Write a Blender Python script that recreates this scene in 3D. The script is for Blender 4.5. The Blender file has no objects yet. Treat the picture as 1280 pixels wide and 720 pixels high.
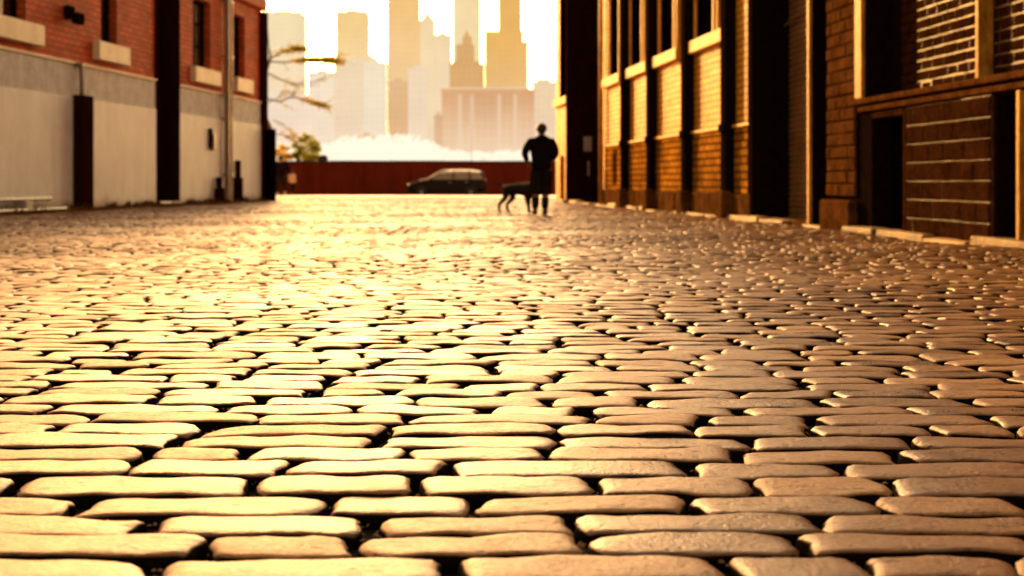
import bpy, bmesh, math, random
import numpy as np
from mathutils import Vector, Matrix, noise
R = math.radians
random.seed(7); rng = np.random.default_rng(11)
sc = bpy.context.scene
col = sc.collection
F, H = 1750.0, 0.6          # focal length in photo pixels, eye height
def px_x(px, d): return (px-640)/F*d
def px_z(y, d): return H+(228-y)/F*d

# ------------------------------------------------------------------ helpers
def tag(o, label=None, cat=None, group=None, kind=None):
    if label: o['label'] = label
    if cat: o['category'] = cat
    if group: o['group'] = group
    if kind: o['kind'] = kind
    return o
def empty(name, loc=(0,0,0), rz=0, label=None, cat=None, group=None, kind=None):
    o = bpy.data.objects.new(name, None); col.objects.link(o)
    o.location = loc; o.rotation_euler = (0,0,rz); o.empty_display_size = .2
    return tag(o, label, cat, group, kind)
class MB:
    def __init__(s): s.v=[]; s.f=[]
    def add(s, vs, fs):
        b=len(s.v); s.v += [tuple(p) for p in vs]; s.f += [tuple(b+i for i in f) for f in fs]; return s
    def box(s, x0,x1,y0,y1,z0,z1):
        if x0>x1: x0,x1=x1,x0
        if y0>y1: y0,y1=y1,y0
        if z0>z1: z0,z1=z1,z0
        vs=[(x0,y0,z0),(x1,y0,z0),(x1,y1,z0),(x0,y1,z0),(x0,y0,z1),(x1,y0,z1),(x1,y1,z1),(x0,y1,z1)]
        return s.add(vs,[(0,3,2,1),(4,5,6,7),(0,1,5,4),(1,2,6,5),(2,3,7,6),(3,0,4,7)])
    def tube(s, pts, rad, n=8, cap=True):
        pts=[Vector(p) for p in pts]
        if not hasattr(rad,'__len__'): rad=[rad]*len(pts)
        rings=[]
        up=Vector((0,0,1))
        for i,p in enumerate(pts):
            t=(pts[min(i+1,len(pts)-1)]-pts[max(i-1,0)]).normalized()
            a=t.cross(up)
            if a.length<.05: a=t.cross(Vector((0,1,0)))
            a.normalize(); b=t.cross(a).normalized()
            rings.append([p+(a*math.cos(2*math.pi*k/n)+b*math.sin(2*math.pi*k/n))*rad[i] for k in range(n)])
        vs=[q for r in rings for q in r]; fs=[]
        for i in range(len(pts)-1):
            for k in range(n):
                fs.append((i*n+k,i*n+(k+1)%n,(i+1)*n+(k+1)%n,(i+1)*n+k))
        if cap:
            fs.append(tuple(range(n))[::-1]); fs.append(tuple((len(pts)-1)*n+k for k in range(n)))
        return s.add(vs,fs)
    def lathe(s, prof, n=24, axis='z', c=(0,0,0)):
        vs=[]
        for r,h in prof:
            for k in range(n):
                a=2*math.pi*k/n
                p={'z':(r*math.cos(a),r*math.sin(a),h),'y':(r*math.cos(a),h,r*math.sin(a)),'x':(h,r*math.cos(a),r*math.sin(a))}[axis]
                vs.append((p[0]+c[0],p[1]+c[1],p[2]+c[2]))
        fs=[]
        for i in range(len(prof)-1):
            for k in range(n): fs.append((i*n+k,i*n+(k+1)%n,(i+1)*n+(k+1)%n,(i+1)*n+k))
        fs.append(tuple(range(n))[::-1]); fs.append(tuple((len(prof)-1)*n+k for k in range(n)))
        return s.add(vs,fs)
    def build(s, name, mat, parent=None, bevel=0, smooth=False, fix=True):
        me=bpy.data.meshes.new(name); me.from_pydata(s.v,[],s.f); me.update()
        if fix:
            bm=bmesh.new(); bm.from_mesh(me); bmesh.ops.recalc_face_normals(bm,faces=bm.faces); bm.to_mesh(me); bm.free()
        if smooth: me.polygons.foreach_set('use_smooth',[True]*len(me.polygons))
        me.materials.append(mat)
        o=bpy.data.objects.new(name,me); col.objects.link(o); o.parent=parent
        if bevel:
            m=o.modifiers.new('b','BEVEL'); m.width=bevel; m.segments=2; m.limit_method='ANGLE'
        return o

# ------------------------------------------------------------------ materials
def newmat(name):
    m=bpy.data.materials.new(name); m.use_nodes=True
    nt=m.node_tree; nt.nodes.clear()
    out=nt.nodes.new('ShaderNodeOutputMaterial'); b=nt.nodes.new('ShaderNodeBsdfPrincipled')
    nt.links.new(b.outputs[0],out.inputs[0]); return m,nt,b,out
def N(nt,t,**kw):
    n=nt.nodes.new(t)
    for k,v in kw.items():
        if k in n.inputs.keys(): n.inputs[k].default_value=v
        else: setattr(n,k,v)
    return n
def ramp(nt,fac,stops):
    r=nt.nodes.new('ShaderNodeValToRGB'); e=r.color_ramp.elements
    while len(e)<len(stops): e.new(.5)
    for i,(p,c) in enumerate(stops):
        e[i].position=p; e[i].color=(*c,1) if len(c)==3 else c
    nt.links.new(fac,r.inputs[0]); return r.outputs[0]
def coords(nt,kind='Object',scale=(1,1,1)):
    t=nt.nodes.new('ShaderNodeTexCoord'); m=nt.nodes.new('ShaderNodeMapping'); m.inputs['Scale'].default_value=scale
    nt.links.new(t.outputs[kind],m.inputs[0]); return m.outputs[0]
def mixc(nt,fac,a,b,mode='MIX'):
    m=nt.nodes.new('ShaderNodeMix'); m.data_type='RGBA'; m.blend_type=mode
    for i,v in ((0,fac),(6,a),(7,b)):
        if isinstance(v,bpy.types.NodeSocket): nt.links.new(v,m.inputs[i])
        else: m.inputs[i].default_value = v if i==0 else ((*v,1) if len(v)==3 else v)
    return m.outputs[2]
def plain(name,c1,c2=None,rough=.6,scale=4,bump=.15,bscale=30,metal=0,rvar=.12,stretch=(1,1,1),spec=.5):
    m,nt,b,out=newmat(name); c2=c2 or tuple(x*.6 for x in c1)
    co=coords(nt,scale=stretch)
    n=N(nt,'ShaderNodeTexNoise',Scale=scale,Detail=8.0,Roughness=.65); nt.links.new(co,n.inputs['Vector'])
    n2=N(nt,'ShaderNodeTexNoise',Scale=scale*5,Detail=6.0,Roughness=.7); nt.links.new(co,n2.inputs['Vector'])
    c=mixc(nt,.4,n.outputs[0],n2.outputs[0])
    nt.links.new(ramp(nt,c,[(.36,c2),(.62,c1)]),b.inputs['Base Color'])
    nt.links.new(ramp(nt,n2.outputs[0],[(.3,(max(rough-rvar,.03),)*3),(.7,(min(rough+rvar,1),)*3)]),b.inputs['Roughness'])
    b.inputs['Metallic'].default_value=metal; b.inputs['Specular IOR Level'].default_value=spec
    if bump:
        n3=N(nt,'ShaderNodeTexNoise',Scale=bscale,Detail=6.0); nt.links.new(co,n3.inputs['Vector'])
        bp=N(nt,'ShaderNodeBump',Strength=bump,Distance=.02); nt.links.new(n3.outputs[0],bp.inputs['Height']); nt.links.new(bp.outputs[0],b.inputs['Normal'])
    return m
def brickmat(name,c1,c2,mortar,bw=.24,rh=.08,ms=.012,rough=.7,bump=.6,dirt=(.03,.02,.015),dirtamt=.5,spec=.5):
    m,nt,b,out=newmat(name)
    tc=nt.nodes.new('ShaderNodeTexCoord'); sp=nt.nodes.new('ShaderNodeSeparateXYZ'); nt.links.new(tc.outputs['Object'],sp.inputs[0])
    ad=N(nt,'ShaderNodeMath',operation='ADD'); nt.links.new(sp.outputs[0],ad.inputs[0]); nt.links.new(sp.outputs[1],ad.inputs[1])
    cb=nt.nodes.new('ShaderNodeCombineXYZ'); nt.links.new(ad.outputs[0],cb.inputs[0]); nt.links.new(sp.outputs[2],cb.inputs[1])
    nz=N(nt,'ShaderNodeTexNoise',Scale=6.0,Detail=3.0); nt.links.new(tc.outputs['Object'],nz.inputs['Vector'])
    wob=N(nt,'ShaderNodeVectorMath',operation='SCALE'); wob.inputs['Scale'].default_value=.012; nt.links.new(nz.outputs['Color'],wob.inputs[0])
    av=N(nt,'ShaderNodeVectorMath',operation='ADD'); nt.links.new(cb.outputs[0],av.inputs[0]); nt.links.new(wob.outputs[0],av.inputs[1])
    br=nt.nodes.new('ShaderNodeTexBrick'); nt.links.new(av.outputs[0],br.inputs['Vector'])
    br.inputs['Scale'].default_value=1; br.inputs['Brick Width'].default_value=bw; br.inputs['Row Height'].default_value=rh
    br.inputs['Mortar Size'].default_value=ms; br.inputs['Mortar Smooth'].default_value=.4; br.inputs['Bias'].default_value=-.1
    br.inputs['Color1'].default_value=(*c1,1); br.inputs['Color2'].default_value=(*c2,1); br.inputs['Mortar'].default_value=(*mortar,1)
    n=N(nt,'ShaderNodeTexNoise',Scale=.9,Detail=9.0,Roughness=.7); nt.links.new(tc.outputs['Object'],n.inputs['Vector'])
    f=ramp(nt,n.outputs[0],[(.42,(0,0,0)),(.72,(dirtamt,)*3)])
    nt.links.new(mixc(nt,f,br.outputs['Color'],dirt),b.inputs['Base Color'])
    nt.links.new(ramp(nt,nz.outputs[0],[(.3,(max(rough-.15,.1),)*3),(.7,(min(rough+.12,1),)*3)]),b.inputs['Roughness'])
    b.inputs['Specular IOR Level'].default_value=spec
    n3=N(nt,'ShaderNodeTexNoise',Scale=45.0,Detail=5.0); nt.links.new(tc.outputs['Object'],n3.inputs['Vector'])
    inv=N(nt,'ShaderNodeMath',operation='MULTIPLY_ADD'); inv.inputs[1].default_value=-1; inv.inputs[2].default_value=1; nt.links.new(br.outputs['Fac'],inv.inputs[0])
    sm=N(nt,'ShaderNodeMath',operation='MULTIPLY_ADD'); sm.inputs[1].default_value=.35; nt.links.new(n3.outputs[0],sm.inputs[0]); nt.links.new(inv.outputs[0],sm.inputs[2])
    bp=N(nt,'ShaderNodeBump',Strength=bump,Distance=.012); nt.links.new(sm.outputs[0],bp.inputs['Height']); nt.links.new(bp.outputs[0],b.inputs['Normal'])
    return m
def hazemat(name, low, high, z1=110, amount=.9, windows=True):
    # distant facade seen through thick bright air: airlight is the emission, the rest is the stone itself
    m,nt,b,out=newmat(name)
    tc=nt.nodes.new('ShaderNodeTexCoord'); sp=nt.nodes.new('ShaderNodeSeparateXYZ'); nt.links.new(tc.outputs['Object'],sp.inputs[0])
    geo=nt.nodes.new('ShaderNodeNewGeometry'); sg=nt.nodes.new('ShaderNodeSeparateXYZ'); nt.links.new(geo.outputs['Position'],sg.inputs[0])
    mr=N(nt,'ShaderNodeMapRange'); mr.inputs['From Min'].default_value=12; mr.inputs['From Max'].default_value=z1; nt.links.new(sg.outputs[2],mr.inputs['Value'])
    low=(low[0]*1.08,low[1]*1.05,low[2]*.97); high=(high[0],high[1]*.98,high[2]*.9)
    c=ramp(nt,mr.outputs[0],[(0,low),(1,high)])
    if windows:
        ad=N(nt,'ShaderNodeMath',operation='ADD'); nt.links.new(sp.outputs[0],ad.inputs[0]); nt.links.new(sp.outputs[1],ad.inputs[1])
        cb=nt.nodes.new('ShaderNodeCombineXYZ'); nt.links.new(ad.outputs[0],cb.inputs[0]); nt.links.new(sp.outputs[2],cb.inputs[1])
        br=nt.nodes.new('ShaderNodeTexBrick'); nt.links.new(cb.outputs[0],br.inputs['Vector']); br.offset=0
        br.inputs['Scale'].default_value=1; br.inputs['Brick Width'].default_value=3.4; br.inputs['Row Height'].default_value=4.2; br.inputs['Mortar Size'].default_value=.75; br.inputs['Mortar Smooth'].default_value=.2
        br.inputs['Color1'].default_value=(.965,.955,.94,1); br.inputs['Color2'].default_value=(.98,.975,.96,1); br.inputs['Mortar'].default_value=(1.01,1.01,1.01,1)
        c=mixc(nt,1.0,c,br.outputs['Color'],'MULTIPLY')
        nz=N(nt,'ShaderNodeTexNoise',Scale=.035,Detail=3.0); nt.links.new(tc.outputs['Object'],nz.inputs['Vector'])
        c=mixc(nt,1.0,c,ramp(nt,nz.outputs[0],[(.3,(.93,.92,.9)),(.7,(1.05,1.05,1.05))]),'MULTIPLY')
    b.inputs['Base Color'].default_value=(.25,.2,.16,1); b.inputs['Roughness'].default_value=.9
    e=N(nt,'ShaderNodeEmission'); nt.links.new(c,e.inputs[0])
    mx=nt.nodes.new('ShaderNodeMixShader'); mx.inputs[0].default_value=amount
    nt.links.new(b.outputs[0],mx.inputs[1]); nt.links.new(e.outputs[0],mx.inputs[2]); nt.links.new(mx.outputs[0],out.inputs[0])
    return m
def leafmat(name,c1,c2,trans=.5):
    m,nt,b,out=newmat(name)
    g=nt.nodes.new('ShaderNodeNewGeometry')
    c=ramp(nt,g.outputs['Random Per Island'],[(0,c1),(1,c2)])
    nt.links.new(c,b.inputs['Base Color']); b.inputs['Roughness'].default_value=.5
    t=nt.nodes.new('ShaderNodeBsdfTranslucent'); nt.links.new(mixc(nt,1.0,c,(1.6,1.5,.8),'MULTIPLY'),t.inputs[0])
    mx=nt.nodes.new('ShaderNodeMixShader'); mx.inputs[0].default_value=trans
    nt.links.new(b.outputs[0],mx.inputs[1]); nt.links.new(t.outputs[0],mx.inputs[2]); nt.links.new(mx.outputs[0],out.inputs[0])
    return m

def stonemat():
    m,nt,b,out=newmat('cobble_granite')
    tc=nt.nodes.new('ShaderNodeTexCoord'); at=N(nt,'ShaderNodeAttribute',attribute_name='tone'); at.attribute_type='GEOMETRY'
    edge=N(nt,'ShaderNodeAttribute',attribute_name='edge'); edge.attribute_type='GEOMETRY'
    n1=N(nt,'ShaderNodeTexNoise',Scale=9.0,Detail=9.0,Roughness=.7); nt.links.new(tc.outputs['Object'],n1.inputs['Vector'])
    n2=N(nt,'ShaderNodeTexNoise',Scale=75.0,Detail=5.0,Roughness=.65); nt.links.new(tc.outputs['Object'],n2.inputs['Vector'])
    big=N(nt,'ShaderNodeTexNoise',Scale=.35,Detail=5.0,Roughness=.6); nt.links.new(tc.outputs['Object'],big.inputs['Vector'])
    base=ramp(nt,at.outputs['Fac'],[(0,(.08,.027,.006)),(.35,(.19,.075,.014)),(.65,(.29,.12,.022)),(1,(.42,.20,.05))])
    c=mixc(nt,ramp(nt,n1.outputs[0],[(.38,(0,0,0)),(.66,(.75,)*3)]),base,(.38,.15,.025))
    c=mixc(nt,ramp(nt,n2.outputs[0],[(.42,(0,0,0)),(.75,(.6,)*3)]),c,(.07,.04,.025))
    c=mixc(nt,ramp(nt,big.outputs[0],[(.45,(0,0,0)),(.65,(.5,)*3)]),c,(.13,.045,.016))
    nk=N(nt,'ShaderNodeTexNoise',Scale=24.0,Detail=7.0,Roughness=.75); nt.links.new(coords(nt,scale=(.6,1.6,1)),nk.inputs['Vector'])
    nick=ramp(nt,nk.outputs[0],[(.565,(0,0,0)),(.62,(.8,)*3)])
    c=mixc(nt,nick,c,(.03,.014,.006))
    c=mixc(nt,ramp(nt,edge.outputs['Fac'],[(.25,(0,0,0)),(.75,(1,)*3)]),c,(.006,.004,.003))  # stone rims and sides blackened: shade of the joints painted into the colour
    nt.links.new(c,b.inputs['Base Color'])
    rr=mixc(nt,.5,n1.outputs[0],n2.outputs[0]); rr=mixc(nt,.25,rr,at.outputs['Fac'])
    rr=ramp(nt,rr,[(.32,(.25,)*3),(.66,(.53,)*3)])
    nt.links.new(mixc(nt,ramp(nt,edge.outputs['Fac'],[(.3,(0,0,0)),(.8,(1,1,1))]),rr,(.95,.95,.95)),b.inputs['Roughness'])
    nt.links.new(mixc(nt,nick,ramp(nt,edge.outputs['Fac'],[(.25,(.72,)*3),(.7,(.03,)*3)]),(.15,.15,.15)),b.inputs['Specular IOR Level'])
    v=N(nt,'ShaderNodeTexVoronoi',Scale=26.0); nt.links.new(tc.outputs['Object'],v.inputs['Vector'])
    pit=ramp(nt,v.outputs[0],[(0,(0,0,0)),(.22,(1,1,1))])
    h1=mixc(nt,.5,n1.outputs[0],n2.outputs[0]); h=mixc(nt,.22,h1,pit)
    bp=N(nt,'ShaderNodeBump',Strength=.62,Distance=.013); nt.links.new(h,bp.inputs['Height']); nt.links.new(bp.outputs[0],b.inputs['Normal'])
    return m

M={}
M['stone']=stonemat()
M['joint']=plain('joint_dirt',(.035,.022,.014),(.008,.005,.004),rough=.85,scale=14,bump=.9,bscale=60,spec=.2)
M['concrete']=plain('pale_concrete',(.92,.72,.48),(.7,.5,.32),rough=.45,scale=.6,bump=.2,bscale=20)
M['asphalt']=plain('asphalt',(.07,.055,.042),(.04,.03,.025),rough=.55,scale=2,bump=.4,bscale=60)
M['soil']=plain('soil',(.10,.07,.045),(.05,.035,.02),rough=.9,scale=.4,bump=.5)
M['kerb']=plain('kerb_granite',(.50,.28,.12),(.035,.018,.008),rough=.7,spec=.2,scale=1.3,bump=.6,bscale=25)
M['redbrick']=brickmat('red_brick',(.74,.12,.028),(.50,.07,.016),(.26,.08,.03),bw=.32,rh=.125,ms=.018,rough=.75,spec=.12,bump=1.0,dirtamt=.45)
M['whitepaint']=plain('old_white_paint',(.86,.91,.98),(.66,.68,.73),rough=.6,scale=1.2,bump=.35,bscale=18,stretch=(1,1,.5))
M['whiterough']=plain('rough_white_paint',(.70,.73,.79),(.42,.42,.46),rough=.75,scale=3,bump=1.2,bscale=22)
M['sill']=plain('pale_sill_stone',(.82,.72,.55),(.6,.48,.34),rough=.55,scale=2,bump=.4)
M['goldbrick']=brickmat('yellow_brick',(.90,.42,.02),(.74,.31,.014),(.34,.13,.015),bw=.3,rh=.115,ms=.018,rough=.6,spec=.06,bump=1.0,dirt=(.12,.06,.02),dirtamt=.4)
M['goldrough']=brickmat('rough_yellow_stone',(.62,.27,.03),(.36,.15,.02),(.09,.035,.01),bw=.42,rh=.13,ms=.02,rough=.7,spec=.0,bump=1.3,dirt=(.04,.02,.01),dirtamt=.85)
M['plinth']=plain('plinth_stone',(.16,.07,.02),(.035,.015,.006),spec=0,rough=.8,scale=3,bump=1.0,bscale=14)
M['goldsill']=plain('yellow_sill',(.86,.46,.07),(.58,.28,.035),rough=.6,spec=.1,scale=2,bump=.5)
M['darkiron']=plain('dark_iron',(.012,.007,.005),(.006,.004,.003),rough=.7,scale=5,bump=.3,rvar=.15,spec=0)
M['reddark']=plain('dark_red_paint',(.03,.008,.005),(.014,.004,.003),rough=.75,scale=3,bump=.3,stretch=(1,1,.3),spec=0)
M['black']=plain('plain_black',(.006,.004,.003),(.003,.002,.002),rough=.9,scale=3,bump=.2,spec=0)  # even near-black, also used for the reveal shade sheets
M['glass']=plain('dark_glass',(.012,.010,.009),(.006,.005,.004),rough=.12,scale=1,bump=.05,bscale=3,rvar=.05)
M['pipe']=plain('painted_pipe',(.30,.20,.14),(.14,.08,.05),rough=.4,scale=4,bump=.2)
M['palepipe']=plain('pale_pipe',(.55,.5,.46),(.3,.22,.18),rough=.4,scale=5,bump=.2)
M['goldtrim']=plain('yellow_trim',(.72,.36,.05),(.22,.09,.015),spec=.1,rough=.6,scale=6,bump=.5,stretch=(1,1,.4))
M['shutter']=plain('steel_shutter',(.42,.22,.08),(.2,.1,.035),rough=.4,scale=3,bump=.1,metal=.4)
M['darkstone']=plain('dark_glazed_block',(.055,.020,.007),(.014,.005,.002),rough=.42,scale=3,bump=.9,bscale=30,rvar=.12,spec=0)
M['pointing']=plain('glint_pointing',(.36,.16,.04),(.008,.003,.001),rough=.55,scale=9,bump=1.0,bscale=25,spec=.3)  # mortar whose glints of light are painted in as golden dashes
M['pointingdull']=plain('dull_pointing',(.12,.045,.012),(.012,.005,.002),rough=.7,scale=6,bump=1.0,bscale=25,spec=.3)  # dimmer version of the painted glints, for the lower courses
M['mortar']=plain('dark_mortar',(.014,.007,.004),(.006,.003,.002),rough=.9,scale=8,bump=.4,spec=0)
M['brownstone']=plain('brown_pier_stone',(.13,.052,.015),(.04,.016,.006),rough=.7,scale=4,bump=1.3,bscale=10,spec=0)
M['roof']=plain('tar_roof',(.05,.045,.04),rough=.9)
M['boundary']=plain('oxblood_wall_paint',(.165,.026,.011),(.10,.015,.007),rough=.8,scale=2,bump=.4,stretch=(1,1,.2),spec=0)
M['coping']=plain('dark_coping',(.03,.015,.01),rough=.7)
M['bark']=plain('bark',(.20,.11,.05),(.10,.05,.02),rough=.8,scale=6,bump=.6)
M['leafgold']=leafmat('golden_leaf',(.36,.27,.015),(.22,.21,.012),.55)
M['leafgreen']=leafmat('green_leaf',(.35,.38,.02),(.5,.45,.04),.6)
M['leafdark']=leafmat('dark_leaf',(.13,.17,.008),(.38,.38,.02),.6)
M['leafochre']=leafmat('ochre_leaf',(.55,.38,.05),(.38,.34,.04),.65)
M['skin']=plain('skin',(.30,.16,.10),(.24,.12,.07),rough=.5,bump=.05)
M['jacket']=plain('black_jacket',(.014,.010,.010),(.007,.005,.005),rough=.9,scale=12,bump=.4,spec=0)
M['trousers']=plain('charcoal_cloth',(.022,.018,.018),(.012,.009,.009),rough=.9,scale=12,bump=.4,spec=0)
M['hair']=plain('dark_hair',(.014,.008,.005),(.006,.004,.003),rough=.55,scale=60,bump=.6)
M['shoe']=plain('shoe',(.02,.014,.012),rough=.5)
M['paleshoe']=plain('pale_shoe',(.6,.5,.42),rough=.6)
M['fur']=plain('black_fur',(.014,.009,.007),(.006,.004,.003),rough=.75,scale=30,bump=.7,bscale=90,spec=.3)
M['paletop']=plain('cream_top',(.70,.48,.30),(.5,.3,.18),rough=.8,scale=8)
M['carpaint']=plain('black_car_paint',(.008,.006,.006),(.006,.005,.005),rough=.3,scale=2,bump=0,rvar=.04,spec=.1)
M['carroof']=plain('sunlit_car_roof',(.92,.88,.82),(.85,.8,.72),rough=.25,scale=2,bump=0)  # sunlight on the black car's roof, front pillars and bonnet painted as pale colour
M['carglass']=plain('tinted_car_glass',(.30,.26,.21),(.2,.17,.13),rough=.22,scale=1,bump=0,rvar=.03)
M['tyre']=plain('tyre',(.02,.018,.016),rough=.85)
M['alloy']=plain('alloy',(.5,.45,.4),rough=.35,metal=.8)
M['lens']=plain('lamp_lens',(.8,.75,.65),rough=.15,bump=0)
M['redlens']=plain('rear_lens',(.35,.02,.01),rough=.2,bump=0)

def grime(m,dark,amt=.7,zlow=.5):
    nt=m.node_tree; b=[n for n in nt.nodes if n.type=='BSDF_PRINCIPLED'][0]; src=b.inputs['Base Color'].links[0].from_socket
    st=N(nt,'ShaderNodeTexNoise',Scale=1.0,Detail=7.0,Roughness=.6); nt.links.new(coords(nt,scale=(5,5,.35)),st.inputs['Vector'])
    c=mixc(nt,ramp(nt,st.outputs[0],[(.50,(0,0,0)),(.72,(amt*.6,)*3)]),src,dark)
    pn=N(nt,'ShaderNodeTexNoise',Scale=1.3,Detail=10.0,Roughness=.75); nt.links.new(coords(nt),pn.inputs['Vector'])
    tc=nt.nodes.new('ShaderNodeTexCoord'); sp=nt.nodes.new('ShaderNodeSeparateXYZ'); nt.links.new(tc.outputs['Object'],sp.inputs[0])
    h=N(nt,'ShaderNodeMath',operation='MULTIPLY_ADD'); h.inputs[1].default_value=-1/zlow; h.inputs[2].default_value=.55; nt.links.new(sp.outputs[2],h.inputs[0])
    a=N(nt,'ShaderNodeMath',operation='ADD'); nt.links.new(h.outputs[0],a.inputs[0]); nt.links.new(pn.outputs[0],a.inputs[1])
    c=mixc(nt,ramp(nt,a.outputs[0],[(.35,(0,0,0)),(.95,(.95,)*3)]),c,dark)
    c=mixc(nt,ramp(nt,pn.outputs[0],[(.58,(0,0,0)),(.63,(amt*.5,)*3)]),c,tuple(x*1.6 for x in dark))
    nt.links.new(c,b.inputs['Base Color'])
grime(M['whitepaint'],(.34,.24,.19),.4,.4); grime(M['whiterough'],(.30,.22,.18),.5,.01)
# ------------------------------------------------------------------ ground and street
def gz(x,y):
    a=.014*math.sin(x*1.1+.6*math.sin(y*.5))*math.sin(y*.83+1.3)+.010*math.sin(x*.5-y*1.6+.7)
    return a*min(1,max(.25,y/9))
def kerbR(y): return 5.58-.085*y if y<22.4 else 3.676-.104*(y-22.4)
def wallL(y): return -12+.091*y
def wallR(y): return kerbR(y)+.25
def build_stones():
    V=[];Fc=[];T=[];E=[];base=0
    y=1.2; row=0
    while y<55.5:
        t_=min(1,max(0,(y-3.5)/5)); dep=max(.1,random.gauss(.150-.032*t_,.013)); ws=1.04-.24*t_
        if random.random()<.06: dep*=1.2
        far = y>9; vfar=y>24
        nu,nv = (15,9) if not far else ((9,7) if not vfar else (6,5))
        xl=max(wallL(y)+.35 if y>12 else -.42*y-3.5, -.42*y-3.5) if y<44.6 else -.42*y
        xr=min(kerbR(y)-.02, .42*y+3.5) if y<46 else .42*y
        x=xl+random.uniform(-.25,0)
        slope=.010*math.sin(row*.2)+random.gauss(0,.002)
        ph=random.uniform(0,6)
        while x<xr:
            w=random.choice([random.gauss(.34,.05),random.gauss(.34,.05),random.gauss(.26,.04),random.gauss(.42,.04)])
            w=min(max(w*ws,.16),.56)
            x1=min(x+w,xr+.02) if y<46 else x+w
            if x1-x<.1: x=x1+.02; continue
            gap=abs(random.gauss(.013,.008))+.006; gy=abs(random.gauss(.004,.003))+.0045
            if random.random()<.07: gap+=.03
            hw=(x1-x-gap)/2; hd=(dep-gy)/2*random.uniform(.95,1.02); cx=(x+x1)/2; cy=y+dep/2+slope*cx+.008*math.sin(cx*.9+ph*.2+y*.25)-.006*cx*cx*.0
            cy+=random.gauss(0,.002)
            u=np.linspace(-1,1,nu); v=np.linspace(-1,1,nv)
            u=np.sign(u)*(1-(1-np.abs(u))**2.0); v=np.sign(v)*(1-(1-np.abs(v))**2.0)
            U,Vv=np.meshgrid(u,v)
            k=random.uniform(.05,.30)
            if not far: chip=rng.normal(0,1,(nv,nu))
            # rounded plan outline
            kk=.16*hd/hw if hw>0 else .1
            X=U*(1-kk*1.9*np.abs(Vv)**5*k*2.0)
            Y=Vv*(1-k*.6*np.abs(U)**(12))
            p1,p2,p3=rng.uniform(0,6.28,3)
            X=X*hw+ .008*np.sin(Vv*2.2+p1)*np.abs(U)+.0012*np.sin(Vv*7+p2)*np.abs(U)
            Y=Y*hd+ .005*np.sin(U*3+p3)*np.abs(Vv)+.003*np.sin(U*9+p1)*np.abs(Vv)
            if not far:
                eg=(np.abs(U)>.93)|(np.abs(Vv)>.9); X=X+chip*eg*.0016; Y=Y+np.roll(chip,1,0)*eg*.0013
            if random.random()<.25: X=X+ random.uniform(-.18,.18)*Y
            an=random.gauss(0,.012); XX=X*math.cos(an)-Y*math.sin(an); YY=X*math.sin(an)+Y*math.cos(an)
            tx,ty=random.gauss(0,.009),random.gauss(0,.012)
            hgt=random.gauss(0,.0019)
            Z=gz(cx,cy)+hgt+tx*X+ty*Y-.002*np.abs(U)**5-.0012*np.abs(Vv)**3-.009*np.abs(U)**30-.006*np.abs(Vv)**22
            Z=Z+.0016*np.sin(X*38+p1)*np.sin(Y*50+p2)+.0022*np.sin(X*17+p3)*np.cos(Y*21+p1)
            n=nu*nv
            top=np.stack([cx+XX,cy+YY,Z],-1).reshape(-1,3)
            idx=np.arange(n).reshape(nv,nu)
            loop=np.concatenate([idx[0,:],idx[1:,-1],idx[-1,-2::-1],idx[-2:0:-1,0]])
            sk=top[loop].copy(); sk[:,2]-=.018; c=np.array([cx,cy,0]); sk[:,:2]=sk[:,:2]+(sk[:,:2]-c[:2])*.012
            sk2=sk.copy(); sk2[:,2]-=.06
            L=len(loop)
            V.append(np.concatenate([top,sk,sk2]))
            q=np.stack([idx[:-1,:-1],idx[:-1,1:],idx[1:,1:],idx[1:,:-1]],-1).reshape(-1,4)
            a=loop; b2=np.roll(loop,-1); s0=n+np.arange(L); s1=np.roll(s0,-1)
            q2=np.stack([a,s0,s1,b2],-1); q3=np.stack([s0,s0+L,s1+L,s1],-1)
            Fc.append(np.concatenate([q,q2,q3])+base)
            tn=rng.random()
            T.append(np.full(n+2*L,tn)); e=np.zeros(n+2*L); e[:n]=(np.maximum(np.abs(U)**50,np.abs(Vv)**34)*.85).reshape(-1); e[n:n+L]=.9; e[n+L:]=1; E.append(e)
            base+=n+2*L
            x=x1
        y+=dep; row+=1
    V=np.concatenate(V); Fc=np.concatenate(Fc)
    me=bpy.data.meshes.new('cobblestone_street')
    me.vertices.add(len(V)); me.vertices.foreach_set('co',V.astype('f').ravel())
    me.loops.add(Fc.size); me.loops.foreach_set('vertex_index',Fc.astype('i').ravel())
    me.polygons.add(len(Fc)); me.polygons.foreach_set('loop_start',np.arange(len(Fc),dtype='i')*4)
    me.update(calc_edges=True)
    me.polygons.foreach_set('use_smooth',np.ones(len(Fc),dtype=bool))
    for nm,arr in (('tone',T),('edge',E)):
        at=me.attributes.new(nm,'FLOAT','POINT'); at.data.foreach_set('value',np.concatenate(arr).astype('f'))
    me.materials.append(M['stone'])
    o=bpy.data.objects.new('cobblestone_street',me); col.objects.link(o); tag(o,'worn rounded granite setts laid in rows across the street',None,None,'structure')
    print('stone verts',len(V))
build_stones()
gr=MB()
for i in range(9000):
    d=1.7+10*random.random()**1.6; x=random.uniform(-.42*d-.6,.42*d+.6); 
    if x>kerbR(d)-.05: continue
    z=gz(x,d)-.026+random.uniform(0,.012); s_=random.uniform(.002,.008)*(1 if random.random()<.93 else 1.8); a=random.uniform(0,6.28)
    p=Vector((x,d,z)); e1=Vector((math.cos(a)*s_,math.sin(a)*s_,random.gauss(0,.3)*s_)); e2=Vector((-math.sin(a)*s_*.7,math.cos(a)*s_*.7,random.gauss(0,.3)*s_)); up=Vector((0,0,s_*.6))
    gr.add([p+e1,p+e2,p-e1,p-e2,p+up],[(0,1,4),(1,2,4),(2,3,4),(3,0,4)])
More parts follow.
